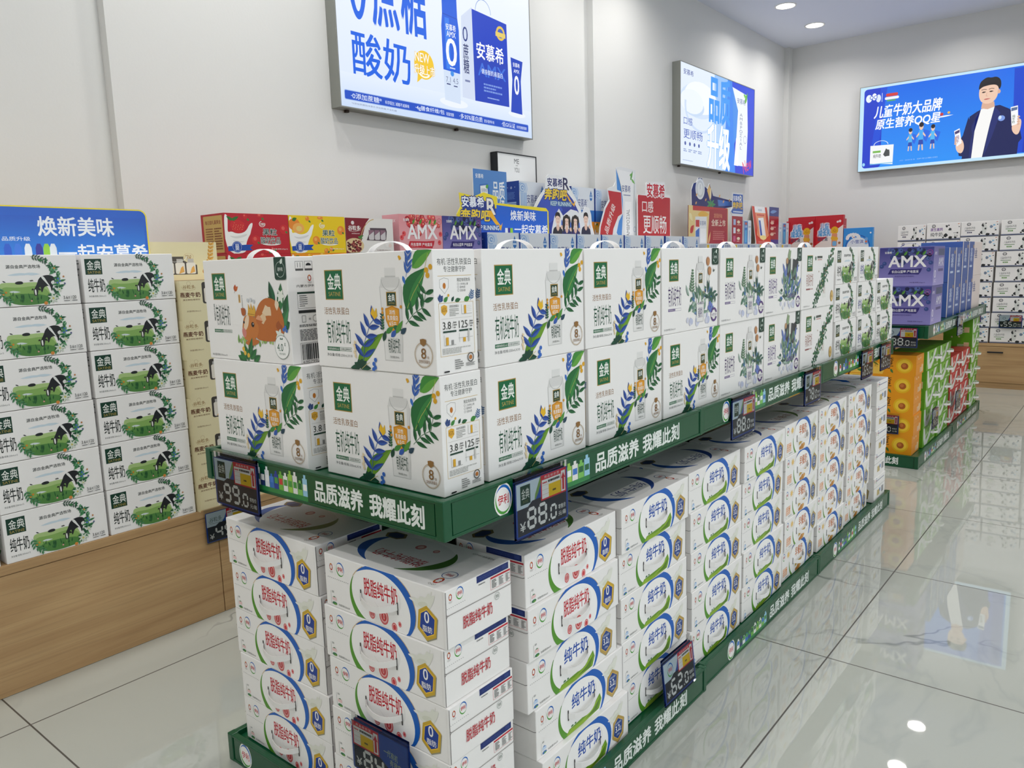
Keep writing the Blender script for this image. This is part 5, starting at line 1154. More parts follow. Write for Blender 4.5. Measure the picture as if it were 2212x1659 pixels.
for r in range(6): fput('gr', (.140+R.uniform(-.003, .003), 5.075, z0+.1085*r), H, 'green apple drink case in the tall last stack, %s' % ('bottom one' if r == 0 else ORD[6-r]), 'green apple cases').scale = (.88, 1, .955)
SB = amx_side('berry')
amx = carton('yogurt_pack', .263, .285, .2115, {'f': BF, 'r': SB, 'l': SB}, (92, 90, 158)); amx.location = (-.082, 3.375, ZU+.0728); amx.scale = (1.03, 1, 1)
tag(amx, 'purple blueberry yogurt pack on the rack corner, lower one', 'yogurt pack', 'purple yogurt packs on the rack corner')
mb = MB(); mb.strip([(.08, .10, .213), (.10, .10, .228), (.13, .10, .232), (.16, .10, .228), (.18, .10, .213)], .014, .0012, (0, 1, 0), L((180, 180, 220)))
t2 = copy_thing(amx, (-.080, 3.377, ZU+.0728+.2117), 'purple blueberry yogurt pack on the rack corner, upper one'); mb.build('carry_handle', M_CARD, t2)
AMS = Art(.20, .2135); AMS.rect(0, 0, 1, 1, (140, 132, 184)); AMS.rect(.1, .72, .9, .95, (70, 76, 112)); AMS.text('AMX', .1, .46, .9, .66, (222, 220, 230), .02); AMS.rect(.1, .30, .9, .38, (84, 74, 130))
for r in range(2):
    o = carton('yogurt_pack', .20, .25, .2135, {'f': AMS}, (150, 140, 190)) if r == 0 else None
    if r == 0: p0 = o; o.location = (.137, 3.67, TZ); o.rotation_euler = (0, 0, H); tag(o, 'lilac yogurt pack end, lower, behind the blueberry packs', 'yogurt pack', 'lilac pack ends on the rear rack')
    else: copy_thing(p0, (.137, 3.67, TZ+.2137), 'lilac yogurt pack end, upper, behind the blueberry packs', H)
BS = Art(.21, .2155); BS.rect(0, 0, .12, 1, (226, 218, 216)); BS.rect(.12, 0, 1, 1, (52, 84, 160)); BS.text('安\n慕\n希', .36, .42, .72, .82, (206, 216, 236), .02); BS.rect(.30, .26, .74, .32, (190, 204, 230)); BS.disc(.88, .86, .012, (200, 160, 80))
lbw = ['first', 'second', 'third', 'fourth']
bl = None
for k, y in enumerate((4.125, 4.345, 4.575, 4.80)):
    for r in range(2):
        dz = 0 if k < 2 else .0; lb = 'narrow blue yogurt pack end, %s from the lilac ends, %s row' % (lbw[k], 'upper' if r else 'lower'); hh = 1.0 if k < 2 else 1.09
        loc = (.132, y, TZ+.2157*r*hh)
        if bl is None: bl = carton('yogurt_pack', .21, .25, .2155, {'f': BS}, (70, 100, 170)); bl.location = loc; bl.rotation_euler = (0, 0, H); tag(bl, lb, 'yogurt pack', 'blue pack ends on the rear rack')
        else: o = copy_thing(bl, loc, lb, H); o.scale = (1, 1, hh)
PKA = Art(.33, .235); PKA.block(.1, .5, .4, .75, 4, (120, 120, 150), 4); PKA.rect(.02, .62, .06, .8, (60, 90, 170)); PKA.text('安\n慕\n希', .18, .55, .34, .82, (90, 96, 150))
for r in range(2):
    o = carton('yogurt_pack', .33, .25, .235, {'f': PKA}, (232, 218, 214)); o.location = (.130, 5.025, TZ+.2352*r); o.rotation_euler = (0, 0, H); tag(o, 'pale pink-white yogurt pack at the rack end, %s' % ('upper' if r else 'lower'), 'yogurt pack', 'pale packs at the rack end')

# ------------------------------------------------------------------ white cow packs on the back counter
KF = [kids_front(0), kids_front(1), kids_front(2)]
kid = [carton('kids_milk_pack', .285, .18, .131, {'f': a}) for a in KF]; kused = [0, 0, 0]
KG = 'white cow-patch milk packs on the back counter'
YK = 6.545
def kput(i, loc, lb, sc=None):
    new = not kused[i]; kused[i] = 1; o = place((kid[i], new), loc, 0, lb, 'milk pack', KG)
    if sc: o.scale = sc
CB = .3954
for c, x in enumerate((-.208, .092, .387, .682)):
    for r in range(8):
        if r == 0 and False: continue
        xx = x-(.020 if (c in (0, 1) and r < 6) else 0)-(.002*(6-r) if r < 6 else 0)
        kput(2 if (c == 0 and r == 7) else 0, (xx+R.uniform(-.003, .003), YK+R.uniform(0, .006), CB+.1315*r), 'white cow-patch pack, %s column by the rack, %s' % (('nearest', 'second', 'third', 'fourth')[c], 'bottom one' if r == 0 else ORD[8-r]))
kput(1, (-.478, YK, 1.2974), 'white cow-patch pack with purple text on the top row', (.93, 1, 1.15))
kput(2, (-.715, YK, 1.2974), 'white cow-patch pack topping the leftmost column of its counter', (.80, 1, 1.10))
kput(0, (-.478, YK, 1.1645), 'white cow-patch pack below the purple text pack', (.93, 1, 1.0))
kput(0, (-.715, YK, 1.1645), 'white cow-patch pack, lower one of the leftmost column', (.80, 1, 1.0))
RK = redkids_front()
rs = Art(.10, .285); rs.rect(0, 0, 1, 1, (190, 36, 48)); rs.block(.2, .2, .8, .8, 8, (220, 120, 120), 3)
redk = carton('kids_milk_box', .262, .05, .322, {'f': RK, 'r': rs, 'l': rs}, (196, 40, 50)); redk.location = (-1.462, 6.55, 1.255); tag(redk, 'red and white kids milk box, right of the pair by back wall', 'milk box', 'red kids milk boxes')
copy_thing(redk, (-1.726, 6.55, 1.255), 'red and white kids milk box, left of the pair by back wall')
bs = Art(.05, .155); bs.rect(0, 0, 1, 1, (70, 156, 226)); bs.block(.2, .2, .8, .8, 8, (140, 196, 236), 3)
o = carton('kids_milk_box', .262, .05, .190, {'f': bluekids_front(), 'r': bs, 'l': bs}, (54, 144, 222)); o.location = (-1.196, 6.552, 1.255); tag(o, 'sky blue kids milk box beside the red kids boxes', 'milk box', 'kids milk boxes')

# ------------------------------------------------------------------ backlit wall light boxes
def lightbox(loc, rz, w, h, d, A, label, feet=True):
    t = empty('light_box', loc, rz); tag(t, label, 'light box', 'backlit advertising light boxes')
    m = MB(); e = .006
    m.bbox(0, .004, 0, w, d, h, .002); m.build('housing', M_ALU, t)
    m = MB(); m.bbox(-.001, 0, -.001, w+.001, .0045, e, .0008); m.bbox(-.001, 0, h-e, w+.001, .0045, h+.001, .0008); m.bbox(-.001, 0, e, e, .0045, h-e, .0008); m.bbox(w-e, 0, e, w+.001, .0045, h-e, .0008); m.build('frame', M_ALU, t)
    m = MB(); m.box(e*.5, .002, e*.5, w-e*.5, .0038, h-e*.5, L((200, 210, 230))); m.art(A, (0, .002, 0), (1, 0, 0), (0, 0, 1), (0, -1, 0), 5e-5); m.build('backlit_poster', M_BACKLIT, t)
    if feet:
        for u in (.05, .57): s = MB(); s.box(w*u-.008, d-.03, -.012, w*u+.008, d-.012, .001); s.build('bracket', M_STEEL, t)
    return t
def poster_sugar():
    k = .82/.92
    A = Art(1.49, .92); y = lambda v: v*k; B = (18, 96, 222); DB = (22, 62, 190)
    A.grad(0, 0, 1, 1, (214, 226, 246), (236, 242, 250)); A.grad(0, 0, 1, y(.2), (196, 214, 240), (222, 232, 248))
    A.ell(.096, y(.79), .040, y(.28), B, 40, clip=True); A.ell(.096, y(.80), .0215, y(.245), (222, 232, 248), 36, clip=True); A.text('蔗糖', .158, y(.505), .405, y(1.03), B, .02); A.text('酸奶', .06, y(.20), .315, y(.445), B, .02)
    A.disc(.383, y(.345), .072, (238, 196, 40), 30); A.poly([(.35, y(.29)), (.345, y(.23)), (.375, y(.27))], (238, 196, 40)); A.text('NEW', .34, y(.36), .41, y(.415), (250, 246, 226), .04, outline=(214, 160, 30)); A.text('升级上市', .335, y(.285), .435, y(.345), (250, 246, 226), .04, outline=(214, 160, 30)); A.cres(.383, y(.30), .03, .03, 200, 330, .3, (250, 246, 226), 10, False)
    # bottle
    A.ell(.53, y(.15), .075, y(.03), (232, 238, 250)); X = lambda u: .478+.092*u
    A.poly([(X(.05), y(.16)), (X(.95), y(.15)), (X(1), y(.62)), (X(.93), y(.70)), (X(.90), y(1.1)), (X(.10), y(1.1)), (X(.07), y(.70)), (X(0), y(.62))], (206, 220, 240)); A.poly([(X(.02), y(.35)), (X(.98), y(.345)), (X(1), y(.62)), (X(.93), y(.70)), (X(.90), y(1.1)), (X(.10), y(1.1)), (X(.07), y(.70)), (X(0), y(.62))], (26, 92, 214)); A.poly([(X(.2), y(.36)), (X(.45), y(.36)), (X(.45), y(.68)), (X(.2), y(.68))], (52, 124, 232)); A.line([(X(.08), y(.70)), (X(.92), y(.69))], .004, (20, 70, 180))
    A.text('安慕希', X(.25), y(.605), X(.82), y(.645), (240, 244, 250), .02); A.text('AMX', X(.28), y(.565), X(.80), y(.60), (240, 244, 250), .02); A.text('0', X(.22), y(.385), X(.82), y(.555), (246, 248, 252), .03); A.block(X(.4), y(.362), X(.7), y(.378), 1, (220, 230, 246), 2); A.disc(X(.52), y(.335), .014, (60, 140, 226)); A.text('7.1 4.5', X(.15), y(.275), X(.85), y(.31), (120, 130, 160)); A.rect(X(.18), y(.26), X(.4), y(.268), (60, 70, 120)); A.rect(X(.58), y(.255), X(.8), y(.262), (60, 70, 120))
    # white side and big blue carton with loop handle
    A.poly([(.578, y(.20)), (.648, y(.195)), (.645, y(.80)), (.585, y(.72))], (206, 216, 236)); A.text('0', .59, y(.565), .618, y(.66), (40, 60, 130)); A.text('蔗\n糖', .59, y(.36), .62, y(.55), (50, 60, 110), .02); A.block(.595, y(.30), .622, y(.325), 1, (90, 100, 150), 3)
    A.cres(.71, y(.79), .045, .075, 0, 180, .05, (120, 150, 210), 16, False); A.poly([(.648, y(.195)), (.852, y(.20)), (.848, y(.765)), (.645, y(.79))], DB); A.poly([(.648, y(.195)), (.852, y(.20)), (.850, y(.50)), (.647, y(.50))], (30, 62, 180))
    A.disc(.81, y(.69), .040, (222, 190, 80)); A.disc(.81, y(.69), .026, (60, 90, 190)); A.rect(.78, y(.665), .84, y(.695), (226, 200, 100)); A.text('安慕希', .665, y(.48), .825, y(.59), (246, 248, 252), .03); A.text('AMX', .67, y(.37), .835, y(.455), (60, 110, 214), .02); A.text('健身酸奶高蛋白', .69, y(.385), .815, y(.42), (220, 232, 250), .01); A.block(.70, y(.265), .81, y(.33), 3, (120, 150, 220), 6); A.block(.72, y(.225), .79, y(.24), 1, (150, 176, 230), 2)
    A.ell(.90, y(.16), .055, y(.022), (232, 238, 250)); A.poly([(.862, y(.17)), (.935, y(.165)), (.930, y(.40)), (.945, y(.54)), (.868, y(.55)), (.876, y(.40))], (28, 66, 184)); A.poly([(.852, y(.23)), (.862, y(.17)), (.876, y(.40)), (.868, y(.55)), (.853, y(.56))], (226, 234, 246)); A.text('安慕希', .882, y(.49), .925, y(.52), (236, 240, 250), .02); A.text('AMX', .886, y(.45), .922, y(.475), (236, 240, 250), .02); A.text('0', .888, y(.30), .918, y(.43), (240, 244, 252), .03)
    A.rrect(.018, y(.046), .973, y(.102), .008, (150, 176, 226)); A.rrect(.020, y(.050), .971, y(.098), .007, (28, 76, 190)); wt = (226, 236, 252)
    for t, a, b in (('·0添加蔗糖*', .045, .175), ('·4g膳食纤维/包', .33, .475), ('·多35%蛋白质', .555, .685), ('·低GI认证', .80, .885)): A.text(t, a, y(.057), b, y(.091), wt, .01)
    for t, a, b in (('科学配比 减糖不减美味', .19, .30), ('轻盈饱腹', .485, .525), ('更多营养补充', .695, .755), ('科学控糖更健康', .895, .96)): A.text(t, a, y(.06), b, y(.082), wt)
    A.text('*0添加蔗糖指未额外添加蔗糖,不含乳糖', .045, y(.025), .24, y(.036), (120, 130, 160)); return A
def poster_quality():
    A = Art(1.5, .79); B = (40, 132, 226); A.rect(0, 0, 1, 1, (222, 232, 246)); A.grad(.42, 0, .70, 1, (190, 214, 244), (150, 190, 240)); A.grad(.62, 0, 1, 1, (40, 60, 200), (36, 70, 214)); A.poly([(.55, 0), (.72, 0), (.66, .999), (.60, .999)], (58, 132, 232))
    A.ell(.22, .66, .22, .17, (204, 220, 240)); A.ell(.25, .70, .20, .16, (238, 243, 250)); A.ell(.16, .60, .13, .10, (196, 214, 236)); A.ell(.14, .64, .14, .12, (232, 239, 248)); A.cres(.25, .60, .20, .25, 170, 300, .10, (200, 216, 238), 18, False)
    A.text('品质', .355, .50, .635, .97, (60, 150, 238), .05); A.text('升级', .335, .02, .635, .48, (246, 250, 254), .05, outline=(120, 180, 240), ow=.012)
    A.text('安慕希', .038, .885, .155, .94, (50, 70, 150), .01); A.text('口感', .04, .40, .145, .475, (50, 80, 170)); A.text('更顺畅', .04, .265, .27, .36, (50, 80, 170), .0)
    for k in range(4): A.disc(.06+.055*k, .215, .016, (70, 84, 150), 8); A.block(.04+.058*k, .13, .085+.058*k, .165, 2, (110, 130, 180), k)
    A.rect(.03, .045, .15, .05, (150, 166, 200))
    A.poly([(.665, .935), (.885, .90), (.90, .5), (.885, .10), (.70, .09), (.735, .5), (.73, .70)], (232, 238, 244)); A.poly([(.70, .09), (.76, .09), (.77, .72), (.735, .70), (.735, .5)], (246, 249, 252)); A.poly([(.665, .935), (.75, .70), (.73, .4), (.69, .3)], (70, 140, 226)); A.text('安慕希', .735, .78, .86, .84, (70, 84, 150)); A.text('A\nM\nB\nP\nO\nΣ\nI\nA\nL', .775, .28, .82, .68, (110, 124, 150)); A.leaf(.85, .80, .89, .93, .04, (90, 170, 60)); A.leaf(.83, .9, .88, .86, .03, (110, 190, 80)); A.ring(.86, .40, .035, .004, (110, 124, 160)); A.text('New', .83, .05, .965, .19, (226, 70, 90), .0, rot=.35); return A
def poster_kids():
    """blue poster: a man in a navy jacket over a white shirt holding two milk packs, three caped children, white slogan"""
    A = Art(1.52, .80); q = 1.9/1.52; x = lambda u: u*q; SK = (232, 196, 172); SK2 = (214, 172, 148); JK = (22, 30, 84)
    A.rect(0, 0, 1, 1, (190, 224, 246)); A.rrect(x(.022), .04, 1-x(.022), .965, .05, (28, 92, 220)); A.grad(x(.10), .04, 1-x(.022), .96, (40, 142, 240), (24, 104, 226)); A.rrect(x(.022), .04, x(.11), .965, .03, (30, 60, 196)); A.poly([(x(.06), .2), (x(.10), .96), (x(.13), .96), (x(.09), .1)], (28, 76, 210))
    A.poly([(x(.67), .95), (x(.73), .95), (x(.72), .05), (x(.68), .05)], (26, 70, 200)); A.poly([(x(.73), .95), (1-x(.03), .95), (1-x(.03), .05), (x(.72), .05)], (22, 56, 180))
    A.ell(x(.045), .855, .018, .045, (230, 238, 248)); A.ell(x(.07), .87, .014, .04, (240, 244, 250)); A.ell(x(.09), .845, .014, .045, (220, 230, 246)); A.text('QQ', x(.048), .835, x(.085), .885, (60, 100, 200), .03); A.line([(x(.107), .80), (x(.107), .90)], .004, (226, 236, 250)); A.rrect(x(.125), .85, x(.18), .885, .01, (206, 60, 56)); A.rrect(x(.12), .815, x(.185), .845, .01, (236, 240, 246)); A.rect(x(.13), .795, x(.17), .81, (90, 170, 80))
    wt = (250, 252, 255); A.text('儿童牛奶大品牌', x(.075), .615, x(.378), .755, wt, .04, shear=.12); A.text('原生营养QQ星', x(.083), .475, x(.375), .60, wt, .04, shear=.12); A.leaf(x(.36), .535, x(.43), .545, .012, wt); A.disc(x(.38), .565, .014, (196, 60, 60)); A.disc(x(.41), .575, .011, (230, 180, 70))
    # caped children
    for cx, s, c in ((x(.245), .9, (80, 176, 236)), (x(.293), 1.1, (70, 166, 236)), (x(.345), .95, (84, 180, 236))):
        b = .22; A.poly([(cx-.004, b+.12*s), (cx+.028*s, b+.05*s), (cx+.045*s, b+.16*s), (cx+.006, b+.19*s)], (40, 100, 220)); A.poly([(cx-.014*s, b+.06*s), (cx+.013*s, b+.06*s), (cx+.011*s, b+.18*s), (cx-.011*s, b+.18*s)], c)
        for d in (-1, 1): A.poly([(cx+d*.006*s-.004*s, b+.07*s), (cx+d*.006*s+.004*s, b+.07*s), (cx+d*.010*s+.003*s, b-.03*s), (cx+d*.010*s-.003*s, b-.03*s)], SK); A.poly([(cx+d*.010*s, b+.16*s), (cx+d*.024*s, b+.12*s), (cx+d*.022*s, b+.105*s), (cx+d*.009*s, b+.135*s)], SK)
        A.poly([(cx-.013*s, b+.03*s), (cx+.013*s, b+.03*s), (cx+.011*s, b+.08*s), (cx-.011*s, b+.08*s)], (40, 70, 170)); A.ell(cx, b+.215*s, .011*s, .035*s, SK); A.ell(cx, b+.235*s, .012*s, .025*s, (40, 30, 34))
    # small pack picture with handle
    A.cres(x(.11), .30, x(.035), .05, 0, 180, .1, (220, 230, 244), 12, False); A.poly([(x(.06), .09), (x(.168), .06), (x(.17), .29), (x(.06), .30)], (238, 240, 242)); A.rect(x(.072), .21, x(.11), .235, (120, 180, 80)); A.text('纯牛奶', x(.075), .15, x(.112), .195, (60, 60, 70), .02); A.blob(x(.14), .20, .04, (70, 74, 76), 9, .3, .7, 3); A.rect(x(.06), .075, x(.168), .085, (120, 190, 226)); A.text('© 2023 伊利集团', x(.20), .085, x(.37), .10, (150, 190, 240))
    # the man
    A.poly([(x(.475), .04), (x(.49), .30), (x(.50), .50), (x(.53), .545), (x(.56), .575), (x(.62), .585), (x(.66), .53), (x(.69), .44), (x(.705), .25), (x(.70), .04)], JK)
    A.poly([(x(.515), .04), (x(.525), .40), (x(.545), .565), (x(.60), .58), (x(.585), .40), (x(.56), .04)], (240, 240, 238)); A.poly([(x(.545), .565), (x(.525), .50), (x(.52), .30), (x(.515), .04), (x(.505), .04), (x(.51), .40)], (30, 40, 104)); A.poly([(x(.60), .58), (x(.625), .50), (x(.595), .25), (x(.565), .04), (x(.585), .40)], (32, 42, 108))
    A.poly([(x(.548), .63), (x(.597), .63), (x(.60), .575), (x(.572), .555), (x(.545), .572)], SK2)
    A.spoly([(x(.535), .80), (x(.532), .72), (x(.540), .65), (x(.56), .615), (x(.585), .615), (x(.605), .66), (x(.612), .73), (x(.612), .80), (x(.60), .84), (x(.55), .84)], SK); A.ell(x(.614), .73, x(.006), .022, SK2)
    A.spoly([(x(.530), .77), (x(.534), .85), (x(.55), .885), (x(.565), .90), (x(.58), .888), (x(.60), .895), (x(.618), .86), (x(.622), .79), (x(.614), .745), (x(.607), .80), (x(.585), .815), (x(.55), .805), (x(.54), .79)], (26, 24, 28))
    for u in (.553, .583): A.leaf(x(u-.009), .742, x(u+.009), .744, .012, (50, 36, 34)); A.line([(x(u-.011), .768), (x(u), .774), (x(u+.011), .768)], .0045, (50, 38, 34))
    A.line([(x(.566), .735), (x(.562), .70), (x(.570), .697)], .003, (200, 152, 130)); A.leaf(x(.553), .664, x(.582), .668, .011, (190, 100, 96))
    # arms and the two packs in the hands
    A.poly([(x(.495), .50), (x(.475), .30), (x(.455), .22), (x(.462), .08), (x(.49), .06), (x(.515), .30)], JK); A.spoly([(x(.445), .19), (x(.455), .12), (x(.475), .10), (x(.485), .17), (x(.475), .26), (x(.455), .27)], SK); A.poly([(x(.437), .36), (x(.460), .385), (x(.472), .22), (x(.452), .185)], (240, 240, 244)); A.text('纯\n牛', x(.447), .22, x(.46), .31, (120, 60, 110), .02); A.poly([(x(.44), .35), (x(.46), .37), (x(.461), .34), (x(.442), .32)], (70, 60, 110))
    for k in range(4): A.leaf(x(.440), .215+.022*k, x(.452), .22+.022*k, .018, SK2)
    A.poly([(x(.66), .53), (x(.70), .36), (x(.715), .20), (x(.69), .12), (x(.665), .16), (x(.64), .38)], JK); A.spoly([(x(.672), .30), (x(.69), .24), (x(.705), .26), (x(.712), .40), (x(.695), .42), (x(.675), .38)], SK); A.poly([(x(.664), .545), (x(.692), .555), (x(.698), .36), (x(.672), .345)], (240, 242, 244)); A.text('纯\n牛\n奶', x(.673), .37, x(.684), .46, (60, 90, 60), .02); A.poly([(x(.667), .50), (x(.69), .51), (x(.691), .54), (x(.667), .535)], (90, 110, 150))
    for k in range(4): A.leaf(x(.692), .36+.026*k, x(.704), .355+.026*k, .020, SK2)
    A.ell(x(.63), .44, x(.014), .03, (120, 150, 220)); A.ell(x(.624), .45, x(.006), .02, (200, 220, 246))
    A.ell(x(.03), .085, .008, .02, (150, 210, 240)); return A
lightbox((-1.93, 1.16, 1.957), H, 1.49, .92, .07, poster_sugar(), 'largest bright light box advertising zero-sugar yogurt in big blue characters')
lightbox((-1.878, 4.52, 1.954), H, 1.50, .79, .072, poster_quality(), 'pale blue light box near the corner with tall white yogurt pack')
lightbox((-1.21, 6.98, 1.996), 0, 1.52, .80, .07, poster_kids(), 'blue light box on the back wall with man holding milk packs', False)

# framed picture leaning on the wall above the packs
t = empty('framed_picture', (-1.945, 2.317, 1.50), H); tag(t, 'black framed picture reading ME and YOU behind the yogurt packs', 'picture')
m = MB(); w, h = .385, .36; e = .006; d = .052
m.bbox(0, 0, 0, w, d, e, .001); m.bbox(0, 0, h-e, w, d, h, .001); m.bbox(0, 0, e, e, d, h-e, .001); m.bbox(w-e, 0, e, w, d, h-e, .001); m.box(e, d-.008, e, w-e, d-.002, h-e); m.build('frame', M_BLACK, t)
A = Art(w, h); A.rect(.012, .012, .988, .988, (240, 241, 240)); A.text('ME', .43, .84, .55, .92, (50, 52, 54), .0); A.text('and', .465, .80, .515, .825, (60, 60, 62)); A.text('YOU', .43, .70, .555, .775, (50, 52, 54), .0)
m = MB(); m.art(A, (0, .004, 0), (1, 0, 0), (0, 0, 1), (0, -1, 0)); m.box(e, .0045, e, w-e, .006, h-e, L((240, 241, 240))); m.build('print', M_GLOSS, t)
m = MB(); m.box(.05, .01, -.1712, .33, d-.004, -.0005); m.build('stand_block', M_BLACK, t)

# ------------------------------------------------------------------ cardboard signs and standees
SG = 'cardboard signs standing among the packs'
def board(name, x, y0, z0, w, h, outline, A, label, th=.005, edge=WHITE, prop=True):
    """die-cut board: outline in 0..1 of its w x h bounding box; art on the front; strut behind"""
    t = empty(name, (x, y0, z0), H); tag(t, label, 'sign', SG); h = h+.017 if z0 == Z2 else h; A.h = h
    pts = ccw([(p[0]*w, p[1]*h) for p in outline]); m = MB(); m.prism(pts, 0, th, L(edge)); m.art(A, (0, 0, 0), (1, 0, 0), (0, 0, 1), (0, -1, 0)); m.build('board', M_GLOSS, t)
    if prop:
        m = MB(); m.add([(w*.45, th+.0005, h*.5), (w*.55, th+.0005, h*.5), (w*.58, th+.05, .0), (w*.42, th+.05, .0), (w*.45, th+.0025, h*.5), (w*.55, th+.0025, h*.5), (w*.58, th+.052, .0), (w*.42, th+.052, .0)], [(0, 1, 2, 3), (4, 7, 6, 5), (0, 4, 5, 1), (1, 5, 6, 2), (2, 6, 7, 3), (3, 7, 4, 0)], L((200, 190, 176))); m.build('strut', M_CARD, t)
    return t
def rounded(r_u, r_v, n=5):
    P = []
    for cx, cy, a in ((1-r_u, r_v, -90), (1-r_u, 1-r_v, 0), (r_u, 1-r_v, 90), (r_u, r_v, 180)):
        for k in range(n+1):
            q = math.radians(a+90*k/n); P.append((cx+r_u*math.cos(q), cy+r_v*math.sin(q)))
    return P
Z2 = 1.3117
SQ = [(0, 0), (1, 0), (1, 1), (0, 1)]
def tasty_art(w, h, logo=True):
    """blue board with a yellow rim: two lines of white characters and a row of small packs"""
    A = Art(w, h); Y = (240, 220, 40); A.rrect(0, 0, 1, 1, .024, Y); e = .004
    A.rrect(e/w, e/h, 1-e/w, 1-e/h, .021, (30, 96, 204)); A.grad(.02, .03, .98, .86, (44, 140, 226), (30, 92, 200))
    return A
W1, H1 = .60, .205
A = tasty_art(W1, H1); A.text('焕新美味', .445, .575, .815, .855, (242, 246, 250), .04); A.text('一起安慕希', .53, .18, .985, .45, (242, 246, 250), .04); A.text('品质升级', .28, .50, .405, .56, (230, 238, 250), .02)
for x, c in ((.30, (40, 90, 200)), (.345, (60, 120, 220)), (.39, (232, 238, 242)), (.44, (50, 50, 150)), (.475, (150, 210, 60)), (.505, (230, 236, 240))): A.poly([(x-.018, .12), (x+.018, .12), (x+.016, .40), (x+.008, .46), (x-.008, .46), (x-.016, .40)], c); A.rect(x-.010, .22, x+.010, .30, (240, 244, 250) if c[2] > 150 else (200, 210, 230))
A.text('安慕希', .10, .55, .26, .80, (246, 250, 254), .05, outline=(30, 70, 170), ow=.06); A.text('奔跑吧', .06, .22, .26, .5, (248, 210, 50), .05, outline=(30, 60, 140), ow=.05)
board('promotion_sign', -1.5087, -.63, 1.2035, W1, H1, rounded(.024/W1, .024/H1), A, 'large blue sign with yellow rim behind the cow meadow packs', edge=(240, 220, 40))
Z2 = 1.3117
W2, H2 = .80, .255
A = Art(W2, H2); A.poly([(.19, .04), (.985, .0), (.999, .15), (.999, .70), (.96, .76), (.40, .80), (.40, .92), (.27, .999), (.18, .90), (.04, .95), (.05, .70), (.0, .55), (.02, .44), (.17, .34), (.16, .10)], (240, 220, 50)); A.grad(.20, .06, .985, .70, (40, 126, 222), (28, 84, 200)); A.poly([(.40, .06), (.985, .03), (.985, .69), (.40, .77)], (30, 100, 212)); A.poly([(.22, .0), (.40, .02), (.42, .34), (.18, .40)], (30, 80, 190)); A.poly([(.06, .72), (.20, .88), (.38, .78), (.39, .60), (.06, .60)], (40, 60, 140)); A.poly([(.03, .54), (.06, .70), (.37, .64), (.37, .46), (.04, .44)], (44, 70, 150))
A.text('安慕希', .05, .70, .27, .90, (246, 250, 254), .05, outline=(40, 60, 140), ow=.10); A.text('R', .30, .58, .385, .88, (244, 240, 230), .06, outline=(40, 60, 140), ow=.06); A.text('奔跑吧', .035, .44, .33, .66, (246, 214, 60), .06, outline=(40, 60, 130), ow=.08, shear=.2); A.poly([(.30, .60), (.34, .66), (.40, .46), (.44, .36), (.46, .42), (.44, .26), (.38, .40)], (240, 180, 40)); A.text('KEEP RUNNING', .17, .27, .42, .36, (226, 240, 250), .04, outline=(40, 80, 150), ow=.2)
A.text('焕新美味', .55, .48, .84, .68, (246, 250, 254), .04); A.text('一起安慕希', .59, .19, .985, .40, (246, 250, 254), .04)
for x, c in ((.47, (40, 90, 200)), (.50, (232, 238, 242)), (.53, (50, 50, 150)), (.556, (150, 210, 60))): A.poly([(x-.016, .14), (x+.016, .14), (x+.014, .32), (x-.014, .32)], c)
board('promotion_sign', -1.7130, 1.70, Z2, W2, H2, [(.17, 0), (.99, 0), (1, .10), (1, .70), (.97, .77), (.41, .81), (.41, .93), (.27, 1), (.18, .91), (.03, .96), (.04, .70), (0, .55), (.01, .43), (.17, .33)], A, 'blue sign with jagged yellow running logo beside the purple blueberry pack', edge=(240, 222, 70))
W3, H3 = .285, .385
A = Art(W3, H3); A.rect(0, 0, 1, 1, (86, 138, 206)); A.text('安慕希', .07, .88, .30, .94, (240, 244, 250), .02); A.text('品质\n升级', .56, .38, .93, .86, (236, 242, 250), .03); A.poly([(.16, .30), (.18, .80), (.42, .82), (.46, .76), (.48, .30)], (60, 110, 190)); A.poly([(.22, .30), (.20, .78), (.40, .80), (.44, .55), (.44, .30)], (236, 240, 242)); A.rect(.27, .30, .39, .66, (250, 250, 250)); A.text('安慕希', .23, .70, .39, .75, (70, 84, 150)); A.leaf(.36, .76, .44, .80, .02, (90, 170, 70)); A.text('A\nM\nB\nP', .30, .36, .36, .62, (120, 126, 140))
board('promotion_sign', -1.775, 1.905, Z2, W3, H3, SQ, A, 'pale blue upright card with white pack, left of ME and YOU picture')
W4, H4 = .70, .395
arch = [(.02, 0), (.02, .30), (.06, .46), (.14, .64), (.25, .80), (.26, .95), (.30, 1), (.58, 1), (.60, .86), (.70, .70), (.78, .53), (.80, .46), (.86, .58), (.92, .56), (.95, .46), (.96, .30), (1, .16), (1, 0)]
A = Art(W4, H4); A.poly(arch, (236, 238, 240)); m_ = lambda P, k, cx=.5, cy=.4: [(cx+(x-cx)*k, cy+(y-cy)*k) for x, y in P]
A.poly([(.10, .02), (.06, .32), (.12, .52), (.22, .70), (.34, .80), (.54, .80), (.66, .66), (.74, .50), (.78, .30), (.80, .02)], (42, 62, 160)); A.poly([(.10, .45), (.22, .70), (.34, .80), (.5, .5), (.3, .3)], (56, 84, 190)); A.text('安慕希', .28, .83, .50, .95, (40, 50, 110), .05, outline=(240, 240, 246), ow=.12); A.text('R', .51, .80, .60, .97, (50, 50, 90), .05); A.text('奔跑吧', .24, .64, .56, .80, (240, 206, 60), .06, outline=(30, 40, 100), ow=.06, shear=.2); A.poly([(.52, .80), (.58, .72), (.66, .60), (.70, .66), (.68, .56), (.60, .64)], (236, 176, 50)); A.text('KEEP RUNNING', .32, .56, .63, .62, (210, 230, 240), .03, outline=(60, 110, 160), ow=.2)
pe = [(.42, .06, (40, 38, 52)), (.555, .03, (40, 44, 110)), (.69, .03, (56, 50, 110)), (.86, .08, (38, 40, 70))]
